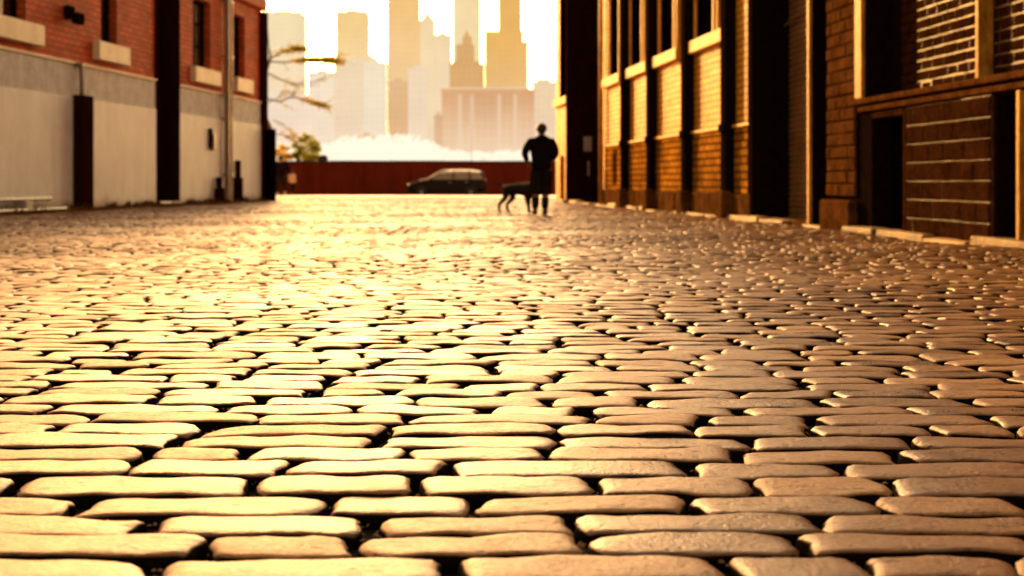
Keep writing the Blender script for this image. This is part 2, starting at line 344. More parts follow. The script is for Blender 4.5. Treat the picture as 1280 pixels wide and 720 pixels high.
tag(gr.build('grit',plain('grit_and_husks',(.40,.22,.08),(.10,.05,.02),rough=.6,scale=30,bump=0),fix=False),'loose grit and dry husks caught between the setts','grit',kind='stuff')
# joint bed following the ground, then wide ground
bed=MB(); nx,ny=60,140
for j in range(ny+1):
    yy=-3+59.5*j/ny
    for i in range(nx+1):
        xx=-24+36*i/nx
        bed.v.append((xx,yy,gz(xx,yy)-.034+.006*noise.noise(Vector((xx*5,yy*5,0)))))
for j in range(ny):
    for i in range(nx):
        a=j*(nx+1)+i; bed.f.append((a,a+1,a+nx+2,a+nx+1))
tag(bed.build('street_bed',M['joint'],smooth=True),'dark earth between the setts',kind='structure')
g=MB(); g.box(-400,400,-120,80,-3,-.75)
tag(g.build('ground',M['soil']),'earth under the streets',kind='structure')
# smooth pavement crossing the end of the street, falling to the lower road
cr=MB(); ys=[55.4,57,60,63,64.5,66,70,76,80]; zs=[.02,.03,.03,.02,-.06,-.25,-.32,-.32,-.34]
for i,(a,b) in enumerate(zip(ys,zs)):
    cr.v += [(-60,a,b),(60,a,b)]
for i in range(4): cr.f.append((2*i,2*i+1,2*i+3,2*i+2))
tag(cr.build('pavement',M['concrete'],fix=True),'pale smooth pavement crossing the end of the street',kind='structure')
cr2=MB(); cr2.v=[(-60,64.5,-.06),(60,64.5,-.06),(60,66,-.25),(-60,66,-.25),(-60,80,-.34),(60,80,-.34)]; cr2.f=[(0,1,2,3),(3,2,5,4)]
tag(cr2.build('road',M['asphalt']),'asphalt road in front of the long wall',kind='structure')
# kerbs
k=MB(); y=5.0
while y<45.5:
    L=random.uniform(.9,1.5); a=y+.02; b=min(y+L-.015,45.6)
    if random.random()<.12: y+=L*.5; continue
    zt=.045+random.gauss(0,.026); w0=.0+random.gauss(0,.03)
    xa,xb=kerbR(a)+w0,kerbR(b)+w0+random.gauss(0,.01)
    vs=[(xa,a,-.12),(xb,b,-.12),(xb+.26,b,-.12),(xa+.26,a,-.12)]; top=[(xa+.02,a+.01,zt),(xb+.02,b-.01,zt+random.gauss(0,.008)),(xb+.26,b-.01,zt+.01),(xa+.26,a+.01,zt)]
    k.add(vs+top,[(0,3,2,1),(4,5,6,7),(0,1,5,4),(1,2,6,5),(2,3,7,6),(3,0,4,7)]); y+=L
tag(k.build('kerb',M['kerb'],bevel=.02),'worn granite kerb stones along the foot of the right hand buildings',kind='structure')
k=MB(); y=14
while y<44.2:
    L=random.uniform(1.2,1.8); a=y+.01; b=min(y+L-.02,44.3); zt=.05+random.gauss(0,.01)
    xa,xb=wallL(a)+.40,wallL(b)+.40
    k.add([(xa-.5,a,-.1),(xa,a,-.1),(xb,b,-.1),(xb-.5,b,-.1),(xa-.5,a,zt+.02),(xa,a,zt),(xb,b,zt),(xb-.5,b,zt+.02)],[(0,3,2,1),(4,5,6,7),(0,1,5,4),(1,2,6,5),(2,3,7,6),(3,0,4,7)]); y+=L
tag(k.build('sidewalk',M['plinth'],bevel=.015),'narrow stone strip at the foot of the red brick building',kind='structure')

# ------------------------------------------------------------------ facade builder
class Wall:
    """local x runs along the wall away from the viewer, sg*y is the street side"""
    def __init__(s, name, y0, xf, slope, sg, label, cat, F=F):
        s.y0=y0; s.x0=xf(y0); s.slope=slope; s.sg=sg; s.k=math.sqrt(1+slope*slope)
        ang=math.atan2(1,slope)
        s.root=empty(name,(s.x0,y0,0),ang,label,cat)
    def s_(s,px):          # distance along the wall at photo column px
        q=(px-640)/F; d=(s.x0-s.slope*s.y0)/(q-s.slope); return (d-s.y0)*s.k
    def d_(s,px):
        q=(px-640)/F; return (s.x0-s.slope*s.y0)/(q-s.slope)
    def z_(s,px,y): return px_z(y,s.d_(px))
    def box(s,mb,s0,s1,n0,n1,z0,z1): return mb.box(s0,s1,s.sg*n0,s.sg*n1,z0,z1)
    def panel(s,mb,s0,s1,z0,z1,holes,n=0,depth=.3,ends=False):
        xs=sorted({s0,s1,*[min(max(h[0],s0),s1) for h in holes],*[min(max(h[1],s0),s1) for h in holes]})
        zs=sorted({z0,z1,*[min(max(h[2],z0),z1) for h in holes],*[min(max(h[3],z0),z1) for h in holes]})
        def inh(x,z): return any(h[0]<x<h[1] and h[2]<z<h[3] for h in holes)
        for i in range(len(xs)-1):
            for j in range(len(zs)-1):
                if inh((xs[i]+xs[i+1])/2,(zs[j]+zs[j+1])/2): continue
                a,b,c,d=xs[i],xs[i+1],zs[j],zs[j+1]; Y=s.sg*n
                mb.add([(a,Y,c),(b,Y,c),(b,Y,d),(a,Y,d)],[(0,1,2,3) if s.sg<0 else (3,2,1,0)])
        for h in holes:
            a,b,c,d=max(h[0],s0),min(h[1],s1),max(h[2],z0),min(h[3],z1)
            if a>=b or c>=d: continue
            dp=h[4] if len(h)>4 else depth
            Y0,Y1=s.sg*n,s.sg*(n-dp)
            if h[0]>=s0: mb.add([(a,Y0,c),(a,Y1,c),(a,Y1,d),(a,Y0,d)],[(0,1,2,3)])
            if h[1]<=s1: mb.add([(b,Y0,c),(b,Y1,c),(b,Y1,d),(b,Y0,d)],[(0,1,2,3)])
            if h[2]>=z0: mb.add([(a,Y0,c),(b,Y0,c),(b,Y1,c),(a,Y1,c)],[(0,1,2,3)])
            if h[3]<=z1: mb.add([(a,Y0,d),(b,Y0,d),(b,Y1,d),(a,Y1,d)],[(0,1,2,3)])
    def part(s,name,mat,boxes,parent=None,bevel=.0,label=None):
        mb=MB()
        for b in boxes: s.box(mb,*b)
        o=mb.build(name,mat,parent or s.root,bevel=bevel)
        if label: o['label']=label
        return o
    def window(s,s0,s1,z0,z1,depth,frame,fw=.07,bars=1,cross=2,n=0):
        nn=n-depth
        w=s.part('window',frame,[(s0,s0+fw,nn,nn+.06,z0,z1),(s1-fw,s1,nn,nn+.06,z0,z1),(s0+fw,s1-fw,nn,nn+.055,z0,z0+fw),(s0+fw,s1-fw,nn,nn+.055,z1-fw,z1)]
            +[(s0+(s1-s0)*(i+1)/(bars+1)-.02,s0+(s1-s0)*(i+1)/(bars+1)+.02,nn,nn+.045,z0+fw,z1-fw) for i in range(bars)]
            +[(s0+fw,s1-fw,nn,nn+.05,z0+(z1-z0)*(i+1)/(cross+1)-.025,z0+(z1-z0)*(i+1)/(cross+1)+.025) for i in range(cross)])
        s.part('pane',M['glass'],[(s0-.01,s1+.01,nn-.03,nn+.01,z0-.01,z1+.01)],parent=w)
        return w

# ---- left: red brick warehouse with white painted base
WL=Wall('brick_warehouse',14,wallL,.091,-1,'red brick warehouse with a white painted base, on the left of the street','building')
sE=WL.s_(327)
HL=6.3
wins=[(WL.s_(-20),WL.s_(32)),(WL.s_(126),WL.s_(146)),(WL.s_(241),WL.s_(263)),(WL.s_(292),WL.s_(306))]
w1w=1.75
wins=[(wins[0][1]-w1w,wins[0][1])]+wins[1:]
wins=[(wins[0][0]-3.6,wins[0][1]-3.6),(wins[0][0]-8,wins[0][1]-8)]+wins
door=(WL.s_(193),WL.s_(222))
zS=3.72; zW=3.12
holes=[(a,b,zS,5.6,.28) for a,b in wins]+[(door[0],door[1],-.2,5.8,.55)]
mb=MB(); WL.panel(mb,0,sE,zW,HL,holes)
# returns, back, parapet
mb.add([(sE,0,-.3),(sE,9,-.3),(sE,9,HL),(sE,0,HL)],[(0,1,2,3)]); mb.add([(0,0,-.3),(0,9,-.3),(0,9,HL),(0,0,HL)],[(0,1,2,3)]); mb.add([(0,9,-.3),(sE,9,-.3),(sE,9,HL),(0,9,HL)],[(0,1,2,3)])
mb.build('wall',M['redbrick'],WL.root,fix=False)
for a_,b_ in ((0,door[0]),(door[1],sE)):
    WL.part('painted_base',M['whitepaint'],[(a_+.002,b_-.002,-.3,.05,-.25,2.415)],bevel=.006)
    WL.part('base_band',M['whiterough'],[(a_+.002,b_-.002,-.3,.035,2.42,zW-.025)],bevel=.006)
WL.part('ledge',M['sill'],[(0,door[0]-.02,0,.07,zW-.02,zW+.035),(door[1]+.02,sE,0,.07,zW-.02,zW+.035)],bevel=.01)
WL.part('roof',M['roof'],[(-.1,sE+.1,-9.1,-.02,HL,HL+.12)])
WL.part('cornice',M['redbrick'],[(-.1,sE+.1,-.02,.16,HL-.25,HL+.14)],bevel=.02)
sl=[(0,47),(116,155),(238,270),(291,311)]
for i,(a,b) in enumerate(wins):
    w=WL.window(a,b,zS,5.6,.24,M['darkiron'])
    if i>=2: s0,s1=WL.s_(sl[i-2][0]),WL.s_(sl[i-2][1])
    else: s0,s1=a-.3,b+.3
    if i==2: s0=a-.25
    WL.part('sill',M['sill'],[(s0,s1,-.2,.16,zS-.42,zS)],parent=w,bevel=.02)
WL.part('door',M['black'],[(door[0],door[1],-.6,-.5,-.05,5.8)])
WL.part('door_frame',M['reddark'],[(door[0],door[0]+.14,-.5,.06,-.05,5.8),(door[1]-.12,door[1],-.5,.07,-.05,5.8)],bevel=.01)
WL.part('doorstep',M['palepipe'],[(door[0]+.15,door[1]-.13,-.48,.1,-.1,.12)],bevel=.02)
p0=WL.s_(88); WL.part('pipe_guard',M['reddark'],[(p0,p0+.62,.05,.27,-.1,2.45)],bevel=.03)
mb=MB(); pts=[(p0+.3,-.12,2.4),(p0+.3,-.12,2.75),(p0+.3,-.10,3.15)]; mb.tube(pts,.045,8); mb.tube([(p0+.05,-.1,3.1),(p0+.55,-.1,3.1)],.03,6); mb.build('vent_pipe',M['pipe'],WL.root,smooth=True)
for pxx,r,mt in ((277,.075,'pipe'),(282.5,.04,'palepipe')):
    mb=MB(); s0=WL.s_(pxx); mb.tube([(s0,-.16,-.05),(s0,-.16,6.2)],r,10); 
    for z in (.8,2.4,4.2,5.8): mb.box(s0-.12,s0+.12,-.2,-.04,z,z+.05)
    mb.build('downpipe',M[mt],WL.root)
s0=WL.s_(258); WL.part('vent',M['reddark'],[(s0,s0+.2,.05,.13,1.55,2.1)],bevel=.02); WL.part('vent_hood',M['palepipe'],[(s0+.22,s0+.42,.05,.16,1.5,1.95)],bevel=.02)
for pxx,h in ((265,.75),(289,1.25)):
    s0=WL.s_(pxx); WL.part('stub_post',M['reddark'],[(s0,s0+.3,.06,.28,-.05,h*.6),(s0+.06,s0+.22,.08,.24,h*.6,h)],bevel=.03)
s0=WL.s_(83); WL.part('wall_lamp',M['darkiron'],[(s0-.16,s0+.16,0,.14,4.02,4.3),(s0-.05,s0+.28,.12,.3,3.92,4.16)],bevel=.04)
mb=MB(); a=WL.s_(-25); b=WL.s_(50); mb.tube([(a,-.2,.28),(b,-.2,.28)],.05,8); mb.box((a+b)/2,(a+b)/2+.3,-.3,-.05,-.05,.25); mb.tube([(a,-.28,.07),(b+.6,-.28,.07)],.04,8); mb.build('floor_pipe',M['palepipe'],WL.root)
WL.part('corner_pier',M['reddark'],[(sE-.25,sE+.35,-.3,.12,-.3,HL-.3)],bevel=.03)
mb=MB(); mb.tube([(sE+.1,-.28,-.1),(sE+.1,-.28,2.3)],.16,12); mb.build('corner_guard',M['black'],WL.root,smooth=True)
# grime and weeds heaped on the strip
def weeds(parent_list=None):
    mb=MB()
    for i in range(900):
        d=random.uniform(26,44); 
        if noise.noise(Vector((d*.9,0,3)))<-.02: continue
        x=wallL(d)+.12+abs(random.gauss(0,.12)); h=random.uniform(.04,.16); a=random.uniform(0,6.28); w=.03
        c=Vector((x,d,.05)); dx,dy=math.cos(a)*w,math.sin(a)*w
        mb.add([(c.x-dx,c.y-dy,.04),(c.x+dx,c.y+dy,.04),(c.x+dx*.3+random.gauss(0,.03),c.y+random.gauss(0,.03),.05+h)],[(0,1,2)])
    return mb
tag(weeds().build('weeds',M['plinth'],fix=False),'dead weeds and grit at the foot of the white painted wall','weeds',kind='stuff')

# ---- right, far part: yellow brick warehouse
def wallM(y): return 3.926-.104*(y-22.4)
WM=Wall('brick_factory',22.5,wallM,-.104,1,'tall yellow brick factory with narrow windows and dark pilasters, lit gold on the right','building')
sEm=WM.s_(695); HM=8.6; zs=3.28
S=WM.s_
bays=[(S(914),S(868)),(S(853),S(822)),(S(814),S(788)),(S(780),S(757)),(S(712),S(696))]
wpx=[(888,872),(838,827),(800,790),(771,764),(707,700)]
mwin=[]
for (a,b),(p,q) in zip(bays,wpx):
    mid=(S(p)+S(q))/2
    s1=S(q); s0=max(a+.32,s1-1.45)
    mwin.append((s0,s1))
load=(S(752),S(714))
holes=[(a,b,zs,6.6,.26) for a,b in mwin]+[(load[0],load[1],-.2,7.6,1.0)]
slots=[(S(773),S(767),.55,1.42,.25),(S(705.5),S(700),-.0,1.45,.25)]
mb=MB(); WM.panel(mb,0,sEm,1.56,HM,holes+slots)
mb.add([(sEm,0,-.3),(sEm,-9,-.3),(sEm,-9,HM),(sEm,0,HM)],[(0,1,2,3)]); mb.add([(0,-9,-.3),(sEm,-9,-.3),(sEm,-9,HM),(0,-9,HM)],[(0,1,2,3)]); mb.add([(0,-.05,-.3),(0,-9,-.3),(0,-9,HM),(0,-.05,HM)],[(0,1,2,3)])
mb.build('wall',M['goldbrick'],WM.root,fix=False)
mb=MB(); WM.panel(mb,0,S(757),.42,1.52,holes+slots,n=.03,depth=.3); mb.build('rough_base',M['goldrough'],WM.root,fix=False)
mb=MB(); WM.panel(mb,S(757),sEm,-.2,1.56,holes+slots,n=.0,depth=.3); mb.build('plain_base',M['goldbrick'],WM.root,fix=False)
WM.part('string_course',M['goldsill'],[(0,S(757),0,.075,1.52,1.575)],bevel=.012)
WM.part('roof',M['roof'],[(-.1,sEm+.1,-9,-.02,HM,HM+.12)])
WM.part('cornice',M['goldsill'],[(-.05,sEm+.1,-.02,.2,HM-.25,HM+.14)],bevel=.02)
# plinth of separate rough blocks
mb=MB(); s0=0
while s0<S(757):
    L=random.uniform(.7,1.1); e=min(s0+L,S(757)); n=.10+random.uniform(0,.03); WM.box(mb,s0+.01,e-.01,-.05,n,-.25,.40+random.uniform(0,.03)); s0+=L
mb.build('plinth',M['plinth'],WM.root,bevel=.03)
for i,((a,b),(s0,s1)) in enumerate(zip(bays,mwin)):
    w=WM.window(s0,s1,zs,6.6,.2,M['darkiron'],bars=1,cross=3)
    WM.part('jamb_shade',M['black'],[(s1-.025,s1-.001,-.19,.012,zs+.002,6.598)],parent=w)  # black sheet over the far reveal stands in for its shade
    WM.part('sill',M['goldsill'],[(a+.05,b-.02,-.15,.13,zs-.24,zs)],parent=w,bevel=.02)
    # jamb mouldings on the near side of each window
    if i<4: WM.part('jamb',M['goldsill'],[(s0-.13,s0-.03,.0,.09,zs,6.6),(s0-.28,s0-.19,.0,.06,zs,6.6),(s1+.03,s1+.1,0,.05,zs,6.6)],parent=w,bevel=.01)
for pxx in (914,853,814,780):
    a=S(pxx) if pxx!=914 else S(914)-.32
    if pxx!=914: a=S({853:868,814:822,780:788}[pxx])
    WM.part('pilaster',M['darkiron'],[(a,a+.34,.0,.19,.42,HM-.3),(a-.02,a+.36,.0,.225,1.45,1.6)],bevel=.01)
    WM.part('pilaster_foot',M['plinth'],[(a-.06,a+.42,.10,.27,-.2,.46)],bevel=.03)
for a,b,c,d,_ in slots: WM.part('hatch',M['black'],[(a,b,-.24,-.18,c,d)])
WM.part('loading_door',M['black'],[(load[0],load[1],-1.02,-.92,-.05,7.6)])
WM.part('loading_door_frame',M['reddark'],[(load[0]-.02,load[0]+.2,-.9,.04,-.1,7.6)],bevel=.01)
WM.part('loading_door_frame',M['reddark'],[(load[1]-.02,load[1]+.2,-.9,.14,-.1,7.6)],bevel=.01)
lm=(load[0]+load[1])/2
WM.part('notice',M['palepipe'],[(load[1]-.03,load[1]-.05,-.62,-.38,1.55,2.0)]); WM.part('handle',M['palepipe'],[(load[1]-.03,load[1]-.06,-.55,-.5,.8,1.25)])
mb=MB(); s0=S(757)-.02; mb.tube([(s0,.12,-.05),(s0,.12,7.9)],.055,8); mb.tube([(s0+.35,.1,-.05),(s0+.35,.1,7.9)],.035,8); mb.build('downpipe',M['goldtrim'],WM.root,smooth=True)

# ---- right, near part: dark glazed block building
def wallN(y): return 5.75-.085*y
WN=Wall('warehouse',5.0,wallN,-.085,1,'dark brown block warehouse with shuttered bay and black doorways, nearest on the right','building')
S=WN.s_; sEn=S(940)+.28; HN=7.2
bay=(S(1011),S(940)); piers=(S(1072),S(1037))
zl=1.50
# recess geometry
hol=[(bay[0],bay[1],-.2,4.6,.62),(S(1082)-.55,S(1082),0,0)]
up=(0,S(1082),zl+.10,5.4,.30)     # recessed upper panel running off to the right of the picture
d1=(S(1132),S(1090),-.2,1.42,.30); d2=(S(1275),S(1246),-.2,1.42,.30); d3=(S(1275)-4.2,S(1275)-3.3,-.2,1.42,.3)
side=(S(1037)-.02,bay[0]-.24,-.2,4.6,.25)
holes=[(bay[0],bay[1],-.2,4.6,.62),up,d1,d2,d3,side]
mb=MB(); WN.panel(mb,0,sEn,-.3,HN,holes)
mb.add([(0,0,-.3),(0,-9,-.3),(0,-9,HN),(0,0,HN)],[(0,1,2,3)]); mb.add([(0,-9,-.3),(sEn,-9,-.3),(sEn,-9,HN),(0,-9,HN)],[(0,1,2,3)]); mb.add([(sEn,0,-.3),(sEn,-9,-.3),(sEn,-9,HN),(sEn,0,HN)],[(0,1,2,3)])
mb.add([(0,-.30,zl+.1),(S(1082),-.30,zl+.1),(S(1082),-.30,5.4),(0,-.30,5.4)],[(0,1,2,3)])
mb.build('wall',M['mortar'],WN.root,fix=False)
WN.part('roof',M['roof'],[(-.1,sEn+.1,-9,-.02,HN,HN+.12)])
def blocks(mb,s0,s1,z0,z1,n,bw,rh,gap,prot,skip=()):
    z=z0; r=0
    while z<z1-.03:
        zt=min(z+rh,z1); s=s0-(bw*.5 if r%2 else 0)*random.uniform(.9,1.1)
        while s<s1:
            e=s+bw*random.uniform(.85,1.12); a,b=max(s,s0)+.004,min(e,s1)-.004
            zm=(z+zt)/2
            for h in skip:
                if h[2]<zm<h[3]:
                    if a>=h[0] and a<h[1]: a=h[1]+.005
                    if a<h[0]<b: b=h[0]-.005
            mid=(a+b)/2
            if b-a>.04:
                for h in skip:
                    if h[2]<(z+zt)/2<h[3]:
                        if a<h[0]<b: b=h[0]-.005
                        if a<h[1]<b: a=h[1]+.005
                p=prot*random.uniform(.6,1.3); zz0,zz1=z+gap/2,zt-gap/2; c=.018 if rh>.15 else .009
                t=random.uniform(-.006,.006); 
                Y0=WN.sg*(n-.005)
                f=lambda q:WN.sg*(n+q)
                jit=lambda:random.uniform(-.004,.004)
                nu=4; vs=[]; 
                outer=[(a,zz0),(b,zz0),(b,zz1),(a,zz1)]
                inner=[(a+c,zz0+c),(b-c,zz0+c),(b-c,zz1-c),(a+c,zz1-c)]
                vs=[(x,Y0,zq) for x,zq in outer]+[(x+jit(),f(p*.5),zq+jit()) for x,zq in outer]+[(x+jit(),f(p+t*.4),zq) for x,zq in inner]+[(mid,f(p*1.03),(zz0+zz1)/2)]
                fs=[(i,(i+1)%4,4+(i+1)%4,4+i) for i in range(4)]+[(4+i,4+(i+1)%4,8+(i+1)%4,8+i) for i in range(4)]+[(8+i,8+(i+1)%4,12) for i in range(4)]
                mb.add(vs,fs)
            s=e
        z=zt; r+=1
mb=MB()
for a_,b_ in ((1,d3[0]-.005),(d3[1]+.005,d2[0]-.13),(d2[1]+.005,S(1245)-.005)):
    mb=MB(); blocks(mb,a_,b_,.0,zl-.06,0,.46,.205,.014,.010); mb.build('block_facing',M['darkstone'],WN.root)
mb=MB(); blocks(mb,S(1203)+.03,S(1090)+.02,.0,zl-.06,0,.46,.205,.014,.010,skip=[d1])
mb.build('block_facing',M['darkstone'],WN.root)
mb=MB()
blocks(mb,1,S(1205)-.05,zl+.14,5.35,-.30,.30,.118,.017,.009)
blocks(mb,S(1203)+.04,S(1115)+.5,zl+.14,5.35,-.30,.30,.118,.017,.009)
mb.build('brick_infill',M['darkstone'],WN.root)
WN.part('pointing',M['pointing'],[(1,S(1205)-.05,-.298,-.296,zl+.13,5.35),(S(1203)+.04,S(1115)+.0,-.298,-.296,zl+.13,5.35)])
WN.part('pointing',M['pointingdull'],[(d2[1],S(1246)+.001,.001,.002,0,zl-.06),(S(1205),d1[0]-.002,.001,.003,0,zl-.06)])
mb=MB(); blocks(mb,S(1078),S(1088)+.25,.0,zl-.05,.012,.2,.12,.02,.03); mb.build('quoins',M['brownstone'],WN.root)
WN.part('pilaster',M['pointingdull'],[(S(1243),S(1206),.003,.04,-.1,zl-.06)])
mb=MB(); blocks(mb,S(1243),S(1206),0,zl-.06,.04,.7,.205,.016,.012); mb.build('pilaster_stone',M['darkstone'],WN.root)
WN.part('window_trim',M['goldtrim'],[(S(1206),S(1203)+.02,-.30,-.14,zl+.12,5.35)],bevel=.008)
WN.part('ledge',M['brownstone'],[(0.5,S(1073),-.32,.10,zl+.045,zl+.115)],bevel=.018)
WN.part('lower_ledge',M['brownstone'],[(0.5,S(1077),-.02,.06,zl-.045,zl+.02)],bevel=.015)
for a,b,c,d,_ in (d1,d2,d3): 
    WN.part('door',M['black'],[(a,b,-.30,-.24,c,d)])
WN.part('door_frame',M['darkstone'],[(d1[0]-.02,d1[0]+.05,-.24,.015,-.1,1.42),(d1[0]+.05,d1[1],-.2,.02,1.36,1.44)],bevel=.01)
WN.part('door_jamb',M['goldtrim'],[(d2[0]-.12,d2[0]-.04,-.0,.06,-.1,zl-.06)],bevel=.01)
# pier between the shutter bay and the brick panel
mb=MB(); blocks(mb,piers[0]-.02,piers[1],.42,6.9,.02,.62,.16,.012,.03); mb.build('pier_stone',M['brownstone'],WN.root)
WN.part('pier_foot',M['brownstone'],[(S(1074),piers[1]+.05,.0,.13,-.1,.38)],bevel=.04)
WN.part('pier_edge',M['goldtrim'],[(S(1082)+.0,S(1073),-.0,.055,zl+.12,6.9)],bevel=.02)
WN.part('side_panel',M['black'],[(side[0],side[1],-.24,-.2,-.05,4.6)])  # black sheet closing the narrow recess beside the pier
WN.part('bay_edge',M['goldtrim'],[(bay[0]-.17,bay[0]-.06,.0,.05,-.05,4.7)],bevel=.015)
# roller shutter
mb=MB(); z=.02; nd=-.6
sh=[]
while z<4.6:
    sh+= [(z,nd),(z+.02,nd+.03),(z+.055,nd+.035),(z+.082,nd+.004)]; z+=.09
vs=[];fs=[]
for i,(zz,nn) in enumerate(sh): vs+=[(bay[0],WN.sg*nn,zz),(bay[1],WN.sg*nn,zz)]
for i in range(len(sh)-1): fs.append((2*i,2*i+1,2*i+3,2*i+2))
mb.add(vs,fs); shut=mb.build('shutter',M['shutter'],WN.root)
for a_,b_ in ((bay[1]-.12,bay[1]-.001),(bay[0]+.001,bay[0]+.1)): WN.part('shutter_rail',M['darkiron'],[(a_,b_,-.59,-.45,-.05,4.6)],bevel=.01)
mb=MB(); mb.tube([(bay[0]+.0,-.5,4.3),(bay[0]+1.0,-.52,3.35),(bay[1]-.1,-.5,3.1)],.012,6); mb.build('cable',M['pipe'],WN.root)
for q in (.62,1.05):
    mb=MB(); a=bay[0]+q; y_=-.5; mb.tube([(a,y_,.35),(a,y_+.03,.4),(a,y_+.03,1.25),(a,y_,1.3)],.02,8); mb.tube([(a+.14,y_,.35),(a+.14,y_+.03,.4),(a+.14,y_+.03,1.25),(a+.14,y_,1.3)],.02,8); mb.tube([(a,y_+.03,.8),(a+.14,y_+.03,.8)],.015,6); mb.build('grab_rail',M['palepipe'],WN.root)
WN.part('bay_lintel',M['reddark'],[(bay[0],bay[1],-.3,.03,4.5,4.75)],bevel=.02)
WN.part('bay_step',M['plinth'],[(bay[0],bay[1]+.05,-.58,.03,-.2,.05)],bevel=.02)

# ------------------------------------------------------------------ boundary wall, lamp post, quay, water
bw=empty('boundary_wall',(0,73,0),0,'long low dark red wall with a black coping across the end of the street','wall')
mb=MB(); zt=px_z(201,73); mb.box(-26,16,0,.35,-.4,zt-.09)
x=-26
while x<16: mb.box(x,x+.4,-.06,-.0005,-.4,zt-.09); x+=2.6
mb.build('wall',M['boundary'],bw,bevel=.01)
mb=MB(); x=-26
while x<16: mb.box(x+.005,x+1.495,-.1,.45,zt-.09,zt+random.uniform(-.01,.012)); x+=1.5
mb.build('coping',M['coping'],bw,bevel=.015)
mb=MB(); mb.box(px_x(398,73),px_x(409,73),.05,.35,zt,zt+.22); mb.box(px_x(400,73),px_x(407,73),.1,.3,zt+.2,zt+.3); mb.build('cap_box',M['coping'],bw,bevel=.02)
q=MB(); q.box(-400,400,79.9,81,-4,-.3); tag(q.build('quay',M['plinth']),'stone quay edge by the river',kind='structure')
m,nt,b,out=newmat('river_water'); b.inputs['Base Color'].default_value=(.03,.035,.03,1); b.inputs['Roughness'].default_value=.12
nn=N(nt,'ShaderNodeTexNoise',Scale=.5,Detail=8.0); nt.links.new(coords(nt,scale=(.5,1,1)),nn.inputs['Vector']); bp=N(nt,'ShaderNodeBump',Strength=.5,Distance=.5); nt.links.new(nn.outputs[0],bp.inputs['Height']); nt.links.new(bp.outputs[0],b.inputs['Normal'])
wv=MB(); wv.v=[(-4000,81,-3),(4000,81,-3),(4000,6000,-3),(-4000,6000,-3)]; wv.f=[(0,1,2,3)]; tag(wv.build('water',m),'wide river beyond the wall',kind='structure')
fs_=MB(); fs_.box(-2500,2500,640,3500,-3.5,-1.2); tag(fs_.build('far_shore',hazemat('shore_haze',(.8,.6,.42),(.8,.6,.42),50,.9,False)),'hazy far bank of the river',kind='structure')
# ------------------------------------------------------------------ skyline
PALE=(.92,.78,.6); 
def sky_tower(name,label,D,px0,px1,ytop,low,high,steps=(),spire=None,depth=None,amount=.93,crown=None,z1=None,cat='skyscraper'):
    x0,x1=px_x(px0,D),px_x(px1,D); zt=px_z(ytop,D); w=x1-x0; dp=depth or w*.8
    r=empty(name,((x0+x1)/2,D,-1.5),0,label,cat)
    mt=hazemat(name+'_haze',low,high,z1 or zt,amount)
    mb=MB(); mb.box(-w/2,w/2,0,dp,0,zt+1.5); mb.build('wall',mt,r)
    for (a,b,yt) in steps:
        c0,c1=px_x(a,D)-(x0+x1)/2,px_x(b,D)-(x0+x1)/2; z=px_z(yt,D)+1.5
        mb=MB(); mb.box(c0,c1,dp*.12,dp*.88,min(zt,z-4)+1.5-.2,z); mb.build('setback',mt,r)
    if spire:
        c=px_x(spire[0],D)-(x0+x1)/2; zb=px_z(spire[1],D)+1.5; ze=px_z(spire[2],D)+1.5; rr=spire[3]
        mb=MB(); mb.lathe([(rr,zb-1),(rr,zb),(rr*.5,zb+(ze-zb)*.4),(.4,ze)],4,'z',(c,dp/2,0)); mb.build('spire',mt,r)
    mb=MB(); hw=w/2
    for (a,b,c,d) in ((-hw,hw,-.3,.5),(-hw,hw,dp-.5,dp+.3)): mb.box(a-.3,b+.3,c,d,zt+1.5,zt+2.7)
    mb.box(-hw*.4,hw*.3,dp*.3,dp*.7,zt+1.5,zt+4.5)
    mb.build('roof_parapet',mt,r)
    return r,mt
O=lambda r,g,b:(r/255)**2.2 and tuple((c/255)**2.2 for c in (r,g,b))
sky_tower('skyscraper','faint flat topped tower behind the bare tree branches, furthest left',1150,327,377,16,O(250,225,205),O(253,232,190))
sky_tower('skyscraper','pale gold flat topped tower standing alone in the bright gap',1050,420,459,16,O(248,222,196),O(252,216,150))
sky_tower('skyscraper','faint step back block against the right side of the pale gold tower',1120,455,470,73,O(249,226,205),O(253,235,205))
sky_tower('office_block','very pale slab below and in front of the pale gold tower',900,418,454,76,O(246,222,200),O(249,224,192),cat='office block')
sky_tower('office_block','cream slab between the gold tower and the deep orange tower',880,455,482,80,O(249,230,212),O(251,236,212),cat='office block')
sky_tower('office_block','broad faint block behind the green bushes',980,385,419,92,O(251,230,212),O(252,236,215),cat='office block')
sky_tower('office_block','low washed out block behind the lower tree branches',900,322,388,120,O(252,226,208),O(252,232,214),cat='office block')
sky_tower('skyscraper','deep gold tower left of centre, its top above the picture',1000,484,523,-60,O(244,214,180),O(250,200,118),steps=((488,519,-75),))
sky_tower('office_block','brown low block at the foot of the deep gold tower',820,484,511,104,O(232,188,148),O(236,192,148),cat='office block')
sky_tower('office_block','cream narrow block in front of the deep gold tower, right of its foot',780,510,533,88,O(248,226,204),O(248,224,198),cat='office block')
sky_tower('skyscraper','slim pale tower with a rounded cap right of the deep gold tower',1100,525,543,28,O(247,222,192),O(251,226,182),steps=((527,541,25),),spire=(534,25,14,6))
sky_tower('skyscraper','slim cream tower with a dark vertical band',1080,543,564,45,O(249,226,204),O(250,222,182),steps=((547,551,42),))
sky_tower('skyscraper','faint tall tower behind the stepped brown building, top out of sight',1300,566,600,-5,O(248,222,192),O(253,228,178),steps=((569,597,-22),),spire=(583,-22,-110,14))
sky_tower('stepped_tower','stepped brown building with a small square lantern',860,562,605,82,O(228,176,134),O(226,178,122),steps=((570,592,55),(578,589,45),(565,600,76)),spire=(583,45,36,2.5))
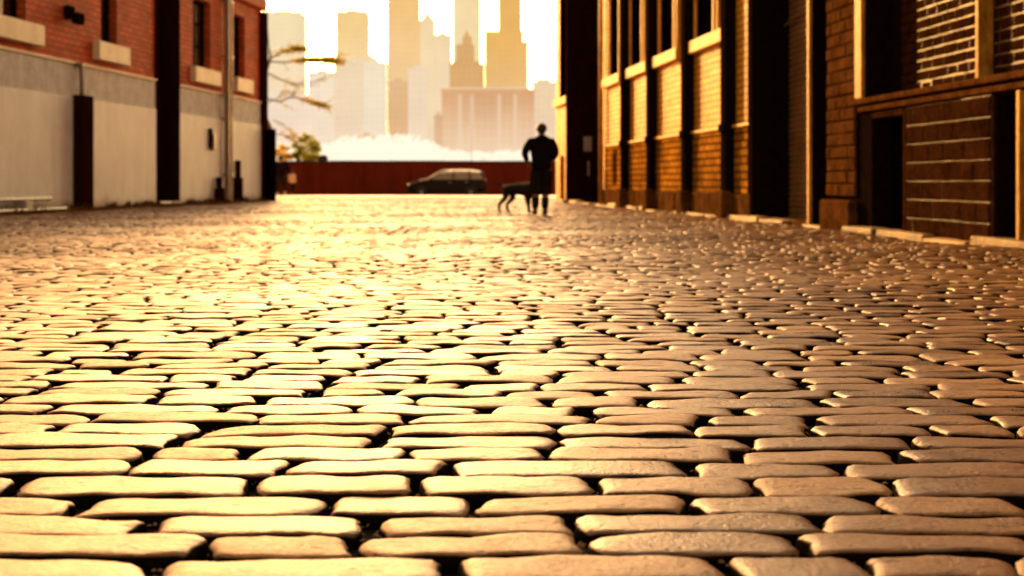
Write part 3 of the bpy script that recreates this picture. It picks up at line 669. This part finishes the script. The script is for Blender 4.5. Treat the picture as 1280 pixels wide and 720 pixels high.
r,mt=sky_tower('skyscraper','strong gold stepped skyscraper on the right, wide shoulders and narrow shaft',980,607,660,54,O(240,204,166),O(242,188,112),steps=((620,654,38),(623,652,-80),(628,648,-130)))
mb=MB(); x0=px_x(606,980)-px_x(633.5,980); mb.box(x0,px_x(622,980)-px_x(633.5,980),-3,10,0,px_z(39,980)+1.5); mb.build('wing',mt,r)
mb=MB()
for xx in (-9,-4.5,0,4.5,9): mb.box(xx*.9-.5,xx*.9+.5,-1.2,-.05,0,px_z(52,980))
mb.build('fin',mt,r)
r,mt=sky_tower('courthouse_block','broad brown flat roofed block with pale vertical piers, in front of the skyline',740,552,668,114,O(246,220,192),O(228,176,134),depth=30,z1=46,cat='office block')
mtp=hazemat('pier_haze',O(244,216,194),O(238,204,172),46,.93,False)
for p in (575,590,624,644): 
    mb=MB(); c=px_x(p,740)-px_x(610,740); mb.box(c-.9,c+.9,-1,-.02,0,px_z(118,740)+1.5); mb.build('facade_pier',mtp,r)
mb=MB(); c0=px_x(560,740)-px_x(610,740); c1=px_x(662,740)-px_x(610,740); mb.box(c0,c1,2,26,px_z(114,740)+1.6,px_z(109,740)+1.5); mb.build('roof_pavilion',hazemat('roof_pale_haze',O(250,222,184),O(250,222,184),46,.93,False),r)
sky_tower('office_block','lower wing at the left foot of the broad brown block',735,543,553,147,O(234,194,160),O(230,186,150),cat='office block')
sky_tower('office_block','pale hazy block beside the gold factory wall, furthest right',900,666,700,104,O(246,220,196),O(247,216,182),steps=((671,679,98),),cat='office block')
sky_tower('office_block','small brown riverside house among the glowing mist clumps',690,449,466,173,O(240,205,165),O(236,198,155),cat='office block',depth=8)
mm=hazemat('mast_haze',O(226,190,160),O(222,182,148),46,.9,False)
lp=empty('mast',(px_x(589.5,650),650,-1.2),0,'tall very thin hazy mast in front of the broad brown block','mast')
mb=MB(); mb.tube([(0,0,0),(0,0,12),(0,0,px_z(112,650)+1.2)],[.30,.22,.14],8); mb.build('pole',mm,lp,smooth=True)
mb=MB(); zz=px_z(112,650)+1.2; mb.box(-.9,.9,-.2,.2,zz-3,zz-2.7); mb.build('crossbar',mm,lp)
# riverside sheds, and glowing leaf clumps as white mist on the far bank
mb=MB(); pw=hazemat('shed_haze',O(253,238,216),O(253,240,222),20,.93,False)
sh=empty('riverside_shed',(px_x(520,670),670,-1.5),0,'long low pale shed along the far river bank','building')
mb.box(-48,70,0,14,0,11); mb.build('wall',pw,sh)
mb=MB()
for i in range(10): a=-48+i*11.8; mb.add([(a,0,11),(a+11.8,0,11),(a+11.8,14,11),(a,14,11),(a+5.9,-.3,13.3),(a+5.9,14.3,13.3)],[(0,1,4),(2,3,5),(1,2,5,4),(3,0,4,5)])
mb.build('roof',pw,sh)
def leafball(mb,c,rad,n,size,flat=1.0,shell=.55):
    for _ in range(n):
        v=Vector((random.gauss(0,1),random.gauss(0,1),random.gauss(0,1))).normalized()*random.uniform(shell,1)**.6
        p=Vector(c)+Vector((v.x*rad[0],v.y*rad[1],v.z*rad[2]))
        a=Vector((random.gauss(0,1),random.gauss(0,1),random.gauss(0,1)*flat)).normalized(); b=a.orthogonal().normalized()
        s=size*random.uniform(.6,1.3); b2=a.cross(b)
        mb.add([p-b*s,p+b2*s*.5,p+b*s,p-b2*s*.5],[(0,1,2,3)])
mb=MB(); 
for px0,yt,r_ in [(375,186,9),(395,181,10),(412,184,9),(430,178,11),(446,172,11),(466,175,11),(480,178,10),(497,168,12),(508,176,10),(523,177,11),(538,182,9),(550,187,8),(570,190,7),(600,191,7),(630,190,7),(660,189,7),(350,180,10)]:
    D=655; c=(px_x(px0,D),D,px_z(yt,D)-r_*.55); leafball(mb,c,(r_*1.2,r_*.6,r_*.62),420,1.5); 
    leafball(mb,(c[0]+random.uniform(-5,5),D,c[2]-5),(r_*1.3,r_*.6,r_*.7),300,1.8)
tag(mb.build('far_bank_mist',hazemat('far_tree_haze',O(268,252,232),O(275,266,246),28,.95,False),fix=False),'glowing leaf clumps standing in for white mist on the far bank','mist',kind='stuff')  # leaf clumps made to glow, standing in for white mist and glare

# ------------------------------------------------------------------ tree and bushes behind the wall
def branch(mb,p,d,L,r,depth,tips,flatten=.25):
    pts=[p];rad=[r];n=5; dd=d.copy()
    for i in range(n):
        dd=(dd+Vector((random.gauss(0,.12),random.gauss(0,.12),random.gauss(0,.07)))).normalized()
        pts.append(pts[-1]+dd*L/n); rad.append(r*(1-.62*(i+1)/n))
    mb.tube(pts,rad,6)
    for i,q in enumerate(pts[2:]): tips.append((q,rad[i+2]))
    if depth>0:
        for i in (1,2,3,4,5):
            if random.random()<.8:
                s=random.choice((-1,1)); nd=(dd+Vector((random.gauss(0,.35),random.gauss(0,.5),s*flatten*random.uniform(.3,1.4)))).normalized()
                branch(mb,pts[i],nd,L*random.uniform(.35,.55),rad[i]*.55,depth-1,tips,flatten)
D=75.5
tr=empty('tree',(px_x(331,D),D,-.34),0,'tall bare tree with thin layered branches and a few golden leaves','tree')
base=tr.location
def L2(px,y,dy=0): return Vector((px_x(px,D),D+dy,px_z(y,D)))-base
mb=MB(); mb.tube([Vector((0,0,-.1)),L2(340,200),L2(341,168),L2(330,142),L2(331,95),L2(338,72),L2(334,40),L2(330,15),L2(338,-30),L2(346,-70)],[.17,.14,.12,.10,.09,.075,.06,.05,.04,.025],8); mb.build('trunk',M['bark'],tr,smooth=True)
limbs=MB(); lv=MB(); 
def limb(path,r,leafseg=None,nleaf=0):
    pts=[L2(*p) for p in path]; limbs.tube(pts,[r*(1-.75*i/(len(pts)-1)) for i in range(len(pts))],6)
    tips=[]
    for i in range(1,len(pts)):
        for t in (.3,.65,1):
            p=pts[i-1].lerp(pts[i],t); dirv=(pts[i]-pts[i-1]).normalized()
            for s in (-1,1):
                if random.random()<.7: branch(limbs,p,(dirv+Vector((random.gauss(0,.2),random.gauss(0,.6),random.gauss(0,.28)))).normalized(),random.uniform(.35,.9),r*.26,1,tips,.35)
    for q,_ in tips:
        if random.random()<.22: leafball(lv,q,(.16,.16,.07),6,.045)
    if leafseg:
        for a,b in leafseg:
            A,B=L2(*a),L2(*b)
            for _ in range(nleaf):
                t=random.random(); c=A.lerp(B,t)+Vector((random.gauss(0,.08),random.gauss(0,.35),random.gauss(0,.05))); leafball(lv,c,(.2,.2,.06),6,.06)
limb([(338,73),(352,66),(365,60),(378,62)],.05,[((356,65),(378,59)),((366,60),(384,63))],95)
limb([(337,77),(360,78),(392,73),(420,71)],.05,[((366,77),(424,72)),((375,74),(412,77)),((385,73),(428,78))],170)
limb([(332,90),(350,99),(366,105),(390,103),(404,99)],.045,[((385,80),(408,97))],8)
limb([(331,122),(350,128),(364,121),(388,126),(402,130)],.05,[((380,124),(404,131)),((388,127),(412,134))],80)
limb([(334,128),(345,125),(355,113),(372,116)],.03)
limb([(340,170),(350,167),(360,172)],.035)
limb([(341,150),(352,154),(362,163),(368,170)],.025)
limb([(330,60),(327,66),(318,63)],.035,[((322,66),(348,64))],10)
limb([(332,20),(340,8),(352,-8),(372,-20)],.04,[((331,6),(342,2)),((330,30),(326,40)),((344,-2),(372,-22))],10)
limb([(334,45),(322,30),(310,20)],.04)
limb([(336,-20),(360,-50),(390,-70)],.04,[((360,-50),(390,-70))],16)
limbs.build('branches',M['bark'],tr,smooth=True)
lv.build('foliage',M['leafgold'],tr,fix=False)
def bush(name,label,c,blobs,mat,nl,size,grp=None):
    r=empty(name,(c[0],c[1],-.34),0,label,'bush')
    mb=MB(); 
    for i in range(6):
        a=random.uniform(0,6.28); mb.tube([(0,0,0),(math.cos(a)*.2,math.sin(a)*.2,.9),(math.cos(a)*.5,math.sin(a)*.4,2.2)],[.05,.035,.015],6)
    mb.build('stem',M['bark'],r)
    mb=MB()
    for (px0,y,rad) in blobs:
        p=(px_x(px0,c[1])-c[0],0,px_z(y,c[1])+.34); R_=rad*c[1]/F
        leafball(mb,p,(R_,R_*.8,R_*.8),nl,size,shell=.1)
        for _ in range(5): leafball(mb,(p[0]+random.gauss(0,R_*.7),random.gauss(0,.3),p[2]+random.gauss(0,R_*.6)),(R_*.35,)*3,nl//7,size,shell=.1)
    mb.build('foliage',mat,r,fix=False)
bush('bush','rounded dark green bush showing above the wall',(px_x(385,75.2),75.2),[(385,176,11),(376,187,9),(393,187,10),(383,198,13),(370,194,6)],M['leafdark'],520,.055)
bush('bush','bright yellow green low bush at the right foot of the dark green one',(px_x(395,74.4),74.4),[(384,196,6),(393,196,6),(401,199,5),(388,203,6)],M['leafgreen'],300,.05)
bush('bush','ochre yellow bush beside the building corner, left of the dark green one',(px_x(345,75),75),[(334,186,8),(345,190,8),(355,186,7),(339,197,9),(352,197,9),(362,196,6)],M['leafochre'],260,.055)

# ------------------------------------------------------------------ people and dog
def skinned(name,verts,edges,mat,parent,sub=2,root=0,smooth=True,flat=None):
    me=bpy.data.meshes.new(name); names=list(verts); 
    me.from_pydata([verts[k][0] for k in names],[(names.index(a),names.index(b)) for a,b in edges],[])
    o=bpy.data.objects.new(name,me); col.objects.link(o); 
    m=o.modifiers.new('s','SKIN'); m.use_smooth_shade=True
    me.materials.append(mat)
    sv=me.skin_vertices[0].data if me.skin_vertices else None
    if sv is None:
        bm=bmesh.new(); bm.from_mesh(me); bm.verts.layers.skin.verify(); bm.to_mesh(me); bm.free(); sv=me.skin_vertices[0].data
    for i,k in enumerate(names):
        r=verts[k][1]; sv[i].radius=(r,r) if not hasattr(r,'__len__') else r; sv[i].use_root=(i==root)
    s=o.modifiers.new('ss','SUBSURF'); s.levels=sub; s.render_levels=sub
    dg=bpy.context.evaluated_depsgraph_get(); dg.update()
    nm=bpy.data.meshes.new_from_object(o.evaluated_get(dg)); o.modifiers.clear(); o.data=nm; nm.name=name
    if not nm.materials: nm.materials.append(mat)
    nm.polygons.foreach_set('use_smooth',[True]*len(nm.polygons))
    o.parent=parent; return o
def joinbm(o,mb):
    bm=bmesh.new(); bm.from_mesh(o.data); t=bpy.data.meshes.new('t'); t.from_pydata(mb.v,[],mb.f); bm.from_mesh(t)
    for f in bm.faces: f.smooth=True
    bm.to_mesh(o.data); bm.free()
def ellip(mb,c,r,n=12,m=8):
    prof=[(max(math.sin(math.pi*i/m),.01),-math.cos(math.pi*i/m)) for i in range(m+1)]
    b=len(mb.v); mb.lathe(prof,n); 
    for i in range(b,len(mb.v)): v=mb.v[i]; mb.v[i]=(c[0]+v[0]*r[0],c[1]+v[1]*r[1],c[2]+v[2]*r[2])
def person(label,loc,rz,h,pose,top,bottom,shoe,hairm,shorts=True,hood=False,backpack=False,wide=1.0):
    k=h/1.70; r=empty('person',loc,rz,label,'person'); r.scale=(k*wide,k*wide,k)
    P=pose
    V={'pel':((0,0,.92),(.13,.10)),'wa':((0,0,1.08),(.13,.095)),'ch':((0,.01,1.27),(.155,.11)),'up':((0,0,1.39),(.10,.085)),'ne':((0,.005,1.46),.05),'hd0':((0,.015,1.53),.062),'hd1':((0,.03,1.60),.078),'hd2':((0,.02,1.665),.05),
       'hl':((-.09,0,.88),.088),'hr':((.09,0,.88),.088)}
    E=[('pel','wa'),('wa','ch'),('ch','up'),('up','ne'),('ne','hd0'),('hd0','hd1'),('hd1','hd2'),('pel','hl'),('pel','hr')]
    for s,t in (('l',-1),('r',1)):
        for nm,rad in (('kn',.065),('ca',.066),('an',.046),('to',.04)): V[nm+s]=(P[nm+s],rad)
        E+= [('h'+s,'kn'+s),('kn'+s,'ca'+s),('ca'+s,'an'+s),('an'+s,'to'+s)]
        for nm,rad in (('sh',.062),('el',.042),('wr',.028),('pa',(.036,.018))): V[nm+s]=(P[nm+s],rad)
        E+= [('up','sh'+s),('sh'+s,'el'+s),('el'+s,'wr'+s),('wr'+s,'pa'+s)]
        # five fingers
        w=Vector(P['wr'+s]); p=Vector(P['pa'+s]); d=(p-w).normalized(); side=d.cross(Vector((1,0,0))).normalized() if abs(d.x)<.8 else Vector((0,1,0)); inn=Vector((-t,0,0))
        for i,(o_,L) in enumerate(((-.024,.06),(-.008,.07),(.008,.066),(.024,.05))):
            a=p+side*o_+d*.02; b=a+d*L*.5+inn*.006; c=a+d*L*.9+inn*.022
            for q,(pt,rr) in enumerate(((a,.010),(b,.0085),(c,.007))): V[f'f{s}{i}{q}']=(tuple(pt),rr)
            E+=[('pa'+s,f'f{s}{i}0'),(f'f{s}{i}0',f'f{s}{i}1'),(f'f{s}{i}1',f'f{s}{i}2')]
        a=w.lerp(p,.5)-side*.03; b=a-side*.015+d*.03+inn*.01; V[f't{s}0']=(tuple(a),.011); V[f't{s}1']=(tuple(b),.009); E+=[('wr'+s,f't{s}0'),(f't{s}0',f't{s}1')]
    body=skinned('body',V,E,M['skin'],r,sub=2)
    f=MB()
    for t in (-1,1): ellip(f,(t*.078,.02,1.60),(.012,.02,.032)); ellip(f,(t*.03,.092,1.615),(.012,.008,.007))
    ellip(f,(0,.108,1.588),(.012,.016,.022)); ellip(f,(0,.098,1.555),(.024,.008,.007)); ellip(f,(0,.085,1.53),(.03,.02,.02)); joinbm(body,f)
    # hair
    f=MB(); ellip(f,(0,.0,1.618),(.092,.102,.098),16,10); ellip(f,(0,-.045,1.575),(.07,.05,.06)); ho=f.build('hair',hairm,r,smooth=True)
    # jacket
    V2={'b':((0,0,.78),(.165,.14)),'bb':((0,0,.92),(.185,.15)),'w':((0,0,1.07),(.19,.14)),'c':((0,-.01,1.25),(.225,.16)),'u':((0,-.005,1.36),(.17,.12)),'n':((0,.0,1.46),(.085,.08))}
    E2=[('b','bb'),('bb','w'),('w','c'),('c','u'),('u','n')]
    for s in 'lr':
        sh,el,wr=Vector(P['sh'+s]),Vector(P['el'+s]),Vector(P['wr'+s])
        V2['s'+s]=(tuple(sh+Vector((0,0,-.02))),.09); V2['m'+s]=(tuple(sh.lerp(el,.5)),.085); V2['e'+s]=(tuple(el),.066); V2['f'+s]=(tuple(el.lerp(wr,.5)),.056); V2['x'+s]=(tuple(el.lerp(wr,.93)),.046)
        E2+=[('u','s'+s),('s'+s,'m'+s),('m'+s,'e'+s),('e'+s,'f'+s),('f'+s,'x'+s)]
    skinned('jacket',V2,E2,top,r,sub=2)
    # trousers or knee length shorts
    V3={'p':((0,0,.93),(.15,.12))}; E3=[]
    for s,t in (('l',-1),('r',1)):
        kn=Vector(P['kn'+s]); an=Vector(P['an'+s]); hp=Vector((t*.09,0,.76))
        V3['h'+s]=(tuple(hp),.125); V3['k'+s]=(tuple(kn+Vector((0,0,.05))),.115 if shorts else .085); V3['z'+s]=(tuple(kn.lerp(an,.22 if shorts else .5)),.112 if shorts else .075); E3+=[('p','h'+s),('h'+s,'k'+s),('k'+s,'z'+s)]
        V3['y'+s]=(tuple(kn.lerp(an,.3 if shorts else .95)),.10 if shorts else .066); E3+=[('z'+s,'y'+s)]
    skinned('shorts' if shorts else 'trousers',V3,E3,bottom,r,sub=2)
    for s in 'lr':
        an,to=Vector(P['an'+s]),Vector(P['to'+s]); d=(to-an); d.z=0; d.normalize(); g0=to.z-.035
        V4={'a':((an.x,an.y,an.z-.01),.045),'h':(tuple(Vector((an.x,an.y,g0+.05))-d*.035),.052),'m':(tuple(Vector((an.x,an.y,g0+.048))+d*.08),.055),'t':(tuple(Vector((an.x,an.y,g0+.038))+d*.17),.038)}
        skinned('shoe',V4,[('a','m'),('h','m'),('m','t')],shoe,r,sub=1)
    if shorts:
        for s in 'lr':
            ca,an=Vector(P['ca'+s]),Vector(P['an'+s])
            skinned('sock',{'a':(tuple(ca+Vector((0,0,.04))),.078),'b':(tuple(ca.lerp(an,.4)),.076),'c':(tuple(an),.058)},[('a','b'),('b','c')],bottom,r,sub=1)
    if hood:
        f=MB(); ellip(f,(0,-.09,1.42),(.12,.07,.07)); f.build('hood',top,r,smooth=True)
    if backpack:
        f=MB(); ellip(f,(0,-.17,1.2),(.15,.11,.24),14,10); f.build('backpack',top,r,smooth=True)
        f=MB(); f.tube([(-.1,-.1,1.42),(-.11,.03,1.45),(-.11,.13,1.3),(-.12,.05,1.05)],.018,6); f.tube([(.1,-.1,1.42),(.11,.03,1.45),(.11,.13,1.3),(.12,.05,1.05)],.018,6); f.build('strap',top,r)
    return r
pose_m={'knl':(-.10,.0,.48),'cal':(-.105,-.02,.34),'anl':(-.115,-.05,.09),'tol':(-.14,.07,.035),
        'knr':(.075,.08,.49),'car':(.07,.07,.34),'anr':(.065,.06,.08),'tor':(.085,.19,.035),
        'shl':(-.185,0,1.37),'ell':(-.30,-.03,1.15),'wrl':(-.235,.08,.985),'pal':(-.205,.13,.93),
        'shr':(.175,0,1.37),'elr':(.25,-.03,1.15),'wrr':(.20,.12,1.02),'par':(.17,.17,.98)}
man=person('man in bulky black clothing standing beside the dog, seen from behind',(px_x(677,26.3),26.3,.0),R(4),1.70,pose_m,M['jacket'],M['trousers'],M['shoe'],M['hair'],hood=True,wide=1.1)
pose_w={'knl':(-.10,.14,.50),'cal':(-.10,.10,.36),'anl':(-.10,-.02,.10),'tol':(-.10,.10,.04),
        'knr':(.09,.02,.49),'car':(.09,-.10,.34),'anr':(.09,-.26,.14),'tor':(.09,-.16,.05),
        'shl':(-.175,0,1.37),'ell':(-.27,.03,1.13),'wrl':(-.30,.08,.90),'pal':(-.30,.11,.84),
        'shr':(.175,0,1.37),'elr':(.24,-.08,1.13),'wrr':(.27,.0,.90),'par':(.27,.03,.84)}
person('adult in black with a backpack by the far corner of the white painted building',(px_x(351,62.6),62.6,.028),R(20),1.76,pose_w,M['jacket'],M['trousers'],M['paleshoe'],M['hair'],shorts=False,backpack=True,wide=1.3)
person('small child in a cream top beside the adult in black',(px_x(365.5,62.4),62.4,.028),R(-25),1.12,pose_w,M['paletop'],M['trousers'],M['shoe'],M['hair'],shorts=False)

def dog():
    # faces local +x; hind end at x=-.3
    r=empty('dog',(px_x(650,27.5),27.5,0),R(-24),'black short haired dog with its tail raised, standing in front of the man\'s left leg','dog'); r.scale=(1.04,1.25,1.04)
    r['label']='black short haired dog standing at the left side of the man in the black jacket'
    V={'rump':((-.27,0,.47),(.10,.11)),'loin':((-.12,0,.465),(.095,.105)),'rib':((.05,0,.44),(.12,.14)),'chest':((.2,0,.445),(.12,.145)),'nb':((.29,0,.53),(.07,.075)),'nk':((.37,0,.61),.058),'hd':((.43,0,.66),.062),'mz':((.51,0,.645),.036),'ns':((.57,0,.635),.024),
       'tb':((-.35,0,.50),.026),'t1':((-.43,0,.53),.018),'t2':((-.50,.01,.58),.013),'t3':((-.53,.01,.64),.008)}
    E=[('rump','loin'),('loin','rib'),('rib','chest'),('chest','nb'),('nb','nk'),('nk','hd'),('hd','mz'),('mz','ns'),('rump','tb'),('tb','t1'),('t1','t2'),('t2','t3')]
    for s,y,o in (('l',.075,.03),('r',-.075,-.05)):
        V['hh'+s]=((-.26,y,.42),.075);V['st'+s]=((-.20+o,y,.29),.06);V['hk'+s]=((-.34+o,y,.17),.03);V['hp'+s]=((-.335+o*1.2,y,.035),.027);V['hf'+s]=((-.28+o*1.2,y,.02),.02)
        E+=[('rump','hh'+s),('hh'+s,'st'+s),('st'+s,'hk'+s),('hk'+s,'hp'+s),('hp'+s,'hf'+s)]
        V['sh'+s]=((.20,y,.38),.06);V['eb'+s]=((.15-o*.4,y,.27),.045);V['wr'+s]=((.17-o,y,.13),.03);V['fp'+s]=((.165-o*1.2,y,.035),.027);V['ff'+s]=((.21-o*1.2,y,.02),.02)
        E+=[('chest','sh'+s),('sh'+s,'eb'+s),('eb'+s,'wr'+s),('wr'+s,'fp'+s),('fp'+s,'ff'+s)]
    b=skinned('body',V,E,M['fur'],r,sub=2)
    f=MB()
    for t in (-1,1):
        f.add([(.40,t*.03,.70),(.44,t*.055,.69),(.40,t*.07,.67),(.40,t*.075,.765)],[(0,1,3),(1,2,3),(2,0,3),(0,2,1)]); ellip(f,(.475,t*.036,.672),(.008,.006,.007),8,6)
    ellip(f,(.592,0,.64),(.012,.014,.011),8,6); joinbm(b,f)
    f=MB(); n=20
    vs=[(.335+.03*0+dx,math.cos(2*math.pi*i/n)*.066,.575+math.sin(2*math.pi*i/n)*.066-dx*.6) for dx in (-.012,.012) for i in range(n)]
    f.add(vs,[(i,(i+1)%n,n+(i+1)%n,n+i) for i in range(n)]); f.build('collar',M['reddark'],r)
dog()

# ------------------------------------------------------------------ car (nose towards local -x)
def car():
    d=68.5; k=3.85/4.2
    r=empty('parked_car',(px_x(559,d),d,-.16),0,'black hatchback with a bright sunlit roof parked side on before the dark red wall','car'); r.scale=(k,k,k)
    # half profile stations: x, z of lower edge, z of belt
    X=[-2.1,-2.04,-1.9,-1.6,-1.2,-.85,-.2,.5,1.2,1.7,1.95,2.06,2.1]
    belt=[.62,.72,.80,.87,.94,.99,1.0,1.01,1.02,1.03,1.02,.98,.80]
    lo=[.38,.28,.24,.22,.22,.22,.22,.22,.22,.24,.28,.32,.42]
    hw=[.62,.74,.80,.85,.875,.88,.885,.885,.88,.86,.83,.78,.70]
    mb=MB(); prof=[]; n=11
    for i in range(len(X)):
        z0,z1,w=lo[i],belt[i],hw[i]
        ring=[(-w*.9,z0),(-w,z0+.1),(-w*1.0,(z0+z1)/2),(-w*.97,z1-.06),(-w*.88,z1),(0,z1+.02),(w*.88,z1),(w*.97,z1-.06),(w,(z0+z1)/2),(w,z0+.1),(w*.9,z0)]
        mb.v+=[(X[i],y,z) for y,z in ring]
    for i in range(len(X)-1):
        for j in range(n): mb.f.append((i*n+j,i*n+(j+1)%n,(i+1)*n+(j+1)%n,(i+1)*n+j))
    mb.f.append(tuple(range(n))); mb.f.append(tuple((len(X)-1)*n+j for j in range(n)))
    body=mb.build('body',M['carpaint'],r,smooth=True); s=body.modifiers.new('ss','SUBSURF'); s.levels=1; s.render_levels=2
    mb=MB()
    GX=[-.98,-.30,.3,1.2,1.78,2.0]; GZ=[1.0,1.40,1.45,1.45,1.40,1.03]
    for x,z in zip(GX,GZ):
        t=(z-1.0)/.45; w=.80-.14*t
        mb.v+=[(x,-.80,.99),(x,-w,z),(x,w,z),(x,.80,.99)]
    for i in range(5):
        a=i*4; b=a+4
        mb.f+=[(a,a+1,b+1,b),(a+1,a+2,b+2,b+1),(a+2,a+3,b+3,b+2)]
    mb.build('greenhouse',M['carglass'],r)
    # roof skin and pillars
    mb=MB(); ro=[(-.95,1.02,.78),(-.30,1.425,.665),(.3,1.475,.66),(1.2,1.475,.66),(1.80,1.42,.67)]
    for x,z,w in ro: mb.v+=[(x,-w,z-.03),(x,-w+.05,z),(x,0,z+.025),(x,w-.05,z),(x,w,z-.03),(x,-w-.09,z-.12),(x,w+.09,z-.12)]
    for i in range(1,4):
        a=i*7;b=a+7
        for j in range(4): mb.f.append((a+j,a+j+1,b+j+1,b+j))
        mb.f.append((a+5,a,b,b+5)); mb.f.append((a+4,a+6,b+6,b+4))
    mb.build('roof',M['carroof'],r,smooth=True)
    mb=MB()
    mp=MB()
    for sd in (-1,1): mp.tube([(-1.45,sd*.76,.95),(-1.0,sd*.80,1.01),(-.62,sd*.735,1.25),(-.28,sd*.665,1.44),(0,sd*.66,1.46)],.045,6)
    mp.build('front_pillar',M['carroof'],r,smooth=True)
    for sd in (-1,1):
        mb.tube([(.35,sd*.81,1.0),(.38,sd*.68,1.44)],.035,6); mb.tube([(1.25,sd*.81,1.0),(1.20,sd*.68,1.44)],.04,6); mb.tube([(2.0,sd*.78,1.02),(1.8,sd*.68,1.41)],.06,6)
    mb.build('pillar',M['carpaint'],r,smooth=True)
    mb=MB(); mb.add([(-1.5,-.6,.915),(-1.5,.6,.915),(-1.0,.7,1.0),(-1.0,-.7,1.0),(-2.0,-.55,.79),(-2.0,.55,.79)],[(0,1,2,3),(4,5,1,0)])
    for i in range(len(mb.v)): v=mb.v[i]; mb.v[i]=(v[0],v[1],v[2]+.03)
    mb.build('bonnet',M['carroof'],r)
    for sd in (-1,1):
        for x in (-1.32,1.28):
            w=empty('wheel',(0,0,0)); w.parent=r; w.location=(x,sd*.80,.31)
            mb=MB(); mb.lathe([(.20,-.10),(.30,-.10),(.315,-.05),(.315,.05),(.30,.10),(.20,.10)],28,'y'); mb.build('tyre',M['tyre'],w,smooth=True)
            mb=MB(); mb.lathe([(.2,-.06),(.2,.06)],24,'y')
            for q in range(5): a=q*2*math.pi/5; mb.tube([(0,sd*.085,0),(math.cos(a)*.19,sd*.075,math.sin(a)*.19)],[.035,.022],6)
            mb.build('rim',M['alloy'],w)
        mb=MB(); ellip(mb,(-.82,sd*.95,1.02),(.07,.09,.06)); mb.build('mirror',M['carpaint'],r,smooth=True)
        mb=MB(); ellip(mb,(-1.98,sd*.60,.70),(.10,.14,.07)); mb.build('headlight',M['lens'],r,smooth=True)
        mb=MB(); ellip(mb,(2.02,sd*.68,.90),(.08,.10,.13)); mb.build('tail_light',M['redlens'],r,smooth=True)
        for x0,x1 in ((-.85,.33),(.36,1.2)):
            mb=MB(); mb.box(x0,x1,sd*.882,sd*.895,.3,.98); dd=mb.build('door',M['carpaint'],r,bevel=.03)
            mb=MB(); mb.box(x1-.22,x1-.08,sd*.895,sd*.925,.84,.87); mb.build('handle',M['alloy'],dd,bevel=.008)
        mb=MB(); mb.tube([(-.2,sd*.6,1.46),(-.15,sd*.6,1.52),(1.4,sd*.6,1.53),(1.5,sd*.6,1.47)],.018,6); mb.build('roof_rail',M['alloy'],r)
car()

# ------------------------------------------------------------------ light, world, camera
AZ,EL=R(-25),R(14)      # sun azimuth (left of straight ahead) and elevation
sv=Vector((math.sin(AZ)*math.cos(EL),math.cos(AZ)*math.cos(EL),math.sin(EL)))
sun=bpy.data.lights.new('sun','SUN'); sun.energy=6.5; sun.angle=R(1.6); sun.color=(1,.61,.18)
so=bpy.data.objects.new('sun',sun); col.objects.link(so); so.rotation_euler=sv.to_track_quat('Z','Y').to_euler()
w=bpy.data.worlds.new('World'); sc.world=w; w.use_nodes=True; nt=w.node_tree; nt.nodes.clear()
out=nt.nodes.new('ShaderNodeOutputWorld'); bg=nt.nodes.new('ShaderNodeBackground'); sk=nt.nodes.new('ShaderNodeTexSky')
sk.sky_type='NISHITA'; sk.sun_disc=False; sk.sun_elevation=EL; sk.sun_rotation=AZ; sk.dust_density=1.2; sk.air_density=1.0; sk.ozone_density=1
mx=nt.nodes.new('ShaderNodeMix'); mx.data_type='RGBA'; mx.blend_type='MULTIPLY'; mx.inputs[0].default_value=1; mx.inputs[7].default_value=(1,1,1,1)
wt=nt.nodes.new('ShaderNodeTexCoord'); dt=nt.nodes.new('ShaderNodeVectorMath'); dt.operation='DOT_PRODUCT'
ga,ge=R(8),R(14); dt.inputs[1].default_value=(math.sin(ga)*math.cos(ge),math.cos(ga)*math.cos(ge),math.sin(ge)); nt.links.new(wt.outputs['Generated'],dt.inputs[0])
mr=nt.nodes.new('ShaderNodeMapRange'); mr.inputs['From Min'].default_value=.62; mr.inputs['From Max'].default_value=1; nt.links.new(dt.outputs['Value'],mr.inputs['Value'])
pw_=nt.nodes.new('ShaderNodeMath'); pw_.operation='POWER'; pw_.inputs[1].default_value=2.2; nt.links.new(mr.outputs[0],pw_.inputs[0])
# added sky glow ahead, away from the sun, for street glare; amber elsewhere
nt.links.new(mixc(nt,pw_.outputs[0],(2.7,1.38,.60),(14.5,8.2,3.5)),mx.inputs[7])
nt.links.new(sk.outputs[0],mx.inputs[6]); nt.links.new(mx.outputs[2],bg.inputs[0]); bg.inputs[1].default_value=.15
nt.links.new(bg.outputs[0],out.inputs[0])
cam=bpy.data.cameras.new('camera'); co=bpy.data.objects.new('camera',cam); col.objects.link(co)
co.location=(0,0,H); co.rotation_euler=(R(90),0,0); cam.sensor_width=36; cam.lens=F/1280*36; cam.shift_y=-132/1280; cam.clip_end=12000; cam.clip_start=.05
cam.dof.use_dof=True; cam.dof.focus_distance=3.9; cam.dof.aperture_fstop=4.2
sc.camera=co
sc.view_settings.view_transform='Standard'; sc.view_settings.look='None'; sc.view_settings.exposure=0
sc.render.engine='CYCLES'; sc.cycles.use_denoising=True; sc.cycles.max_bounces=6; sc.cycles.sample_clamp_indirect=6
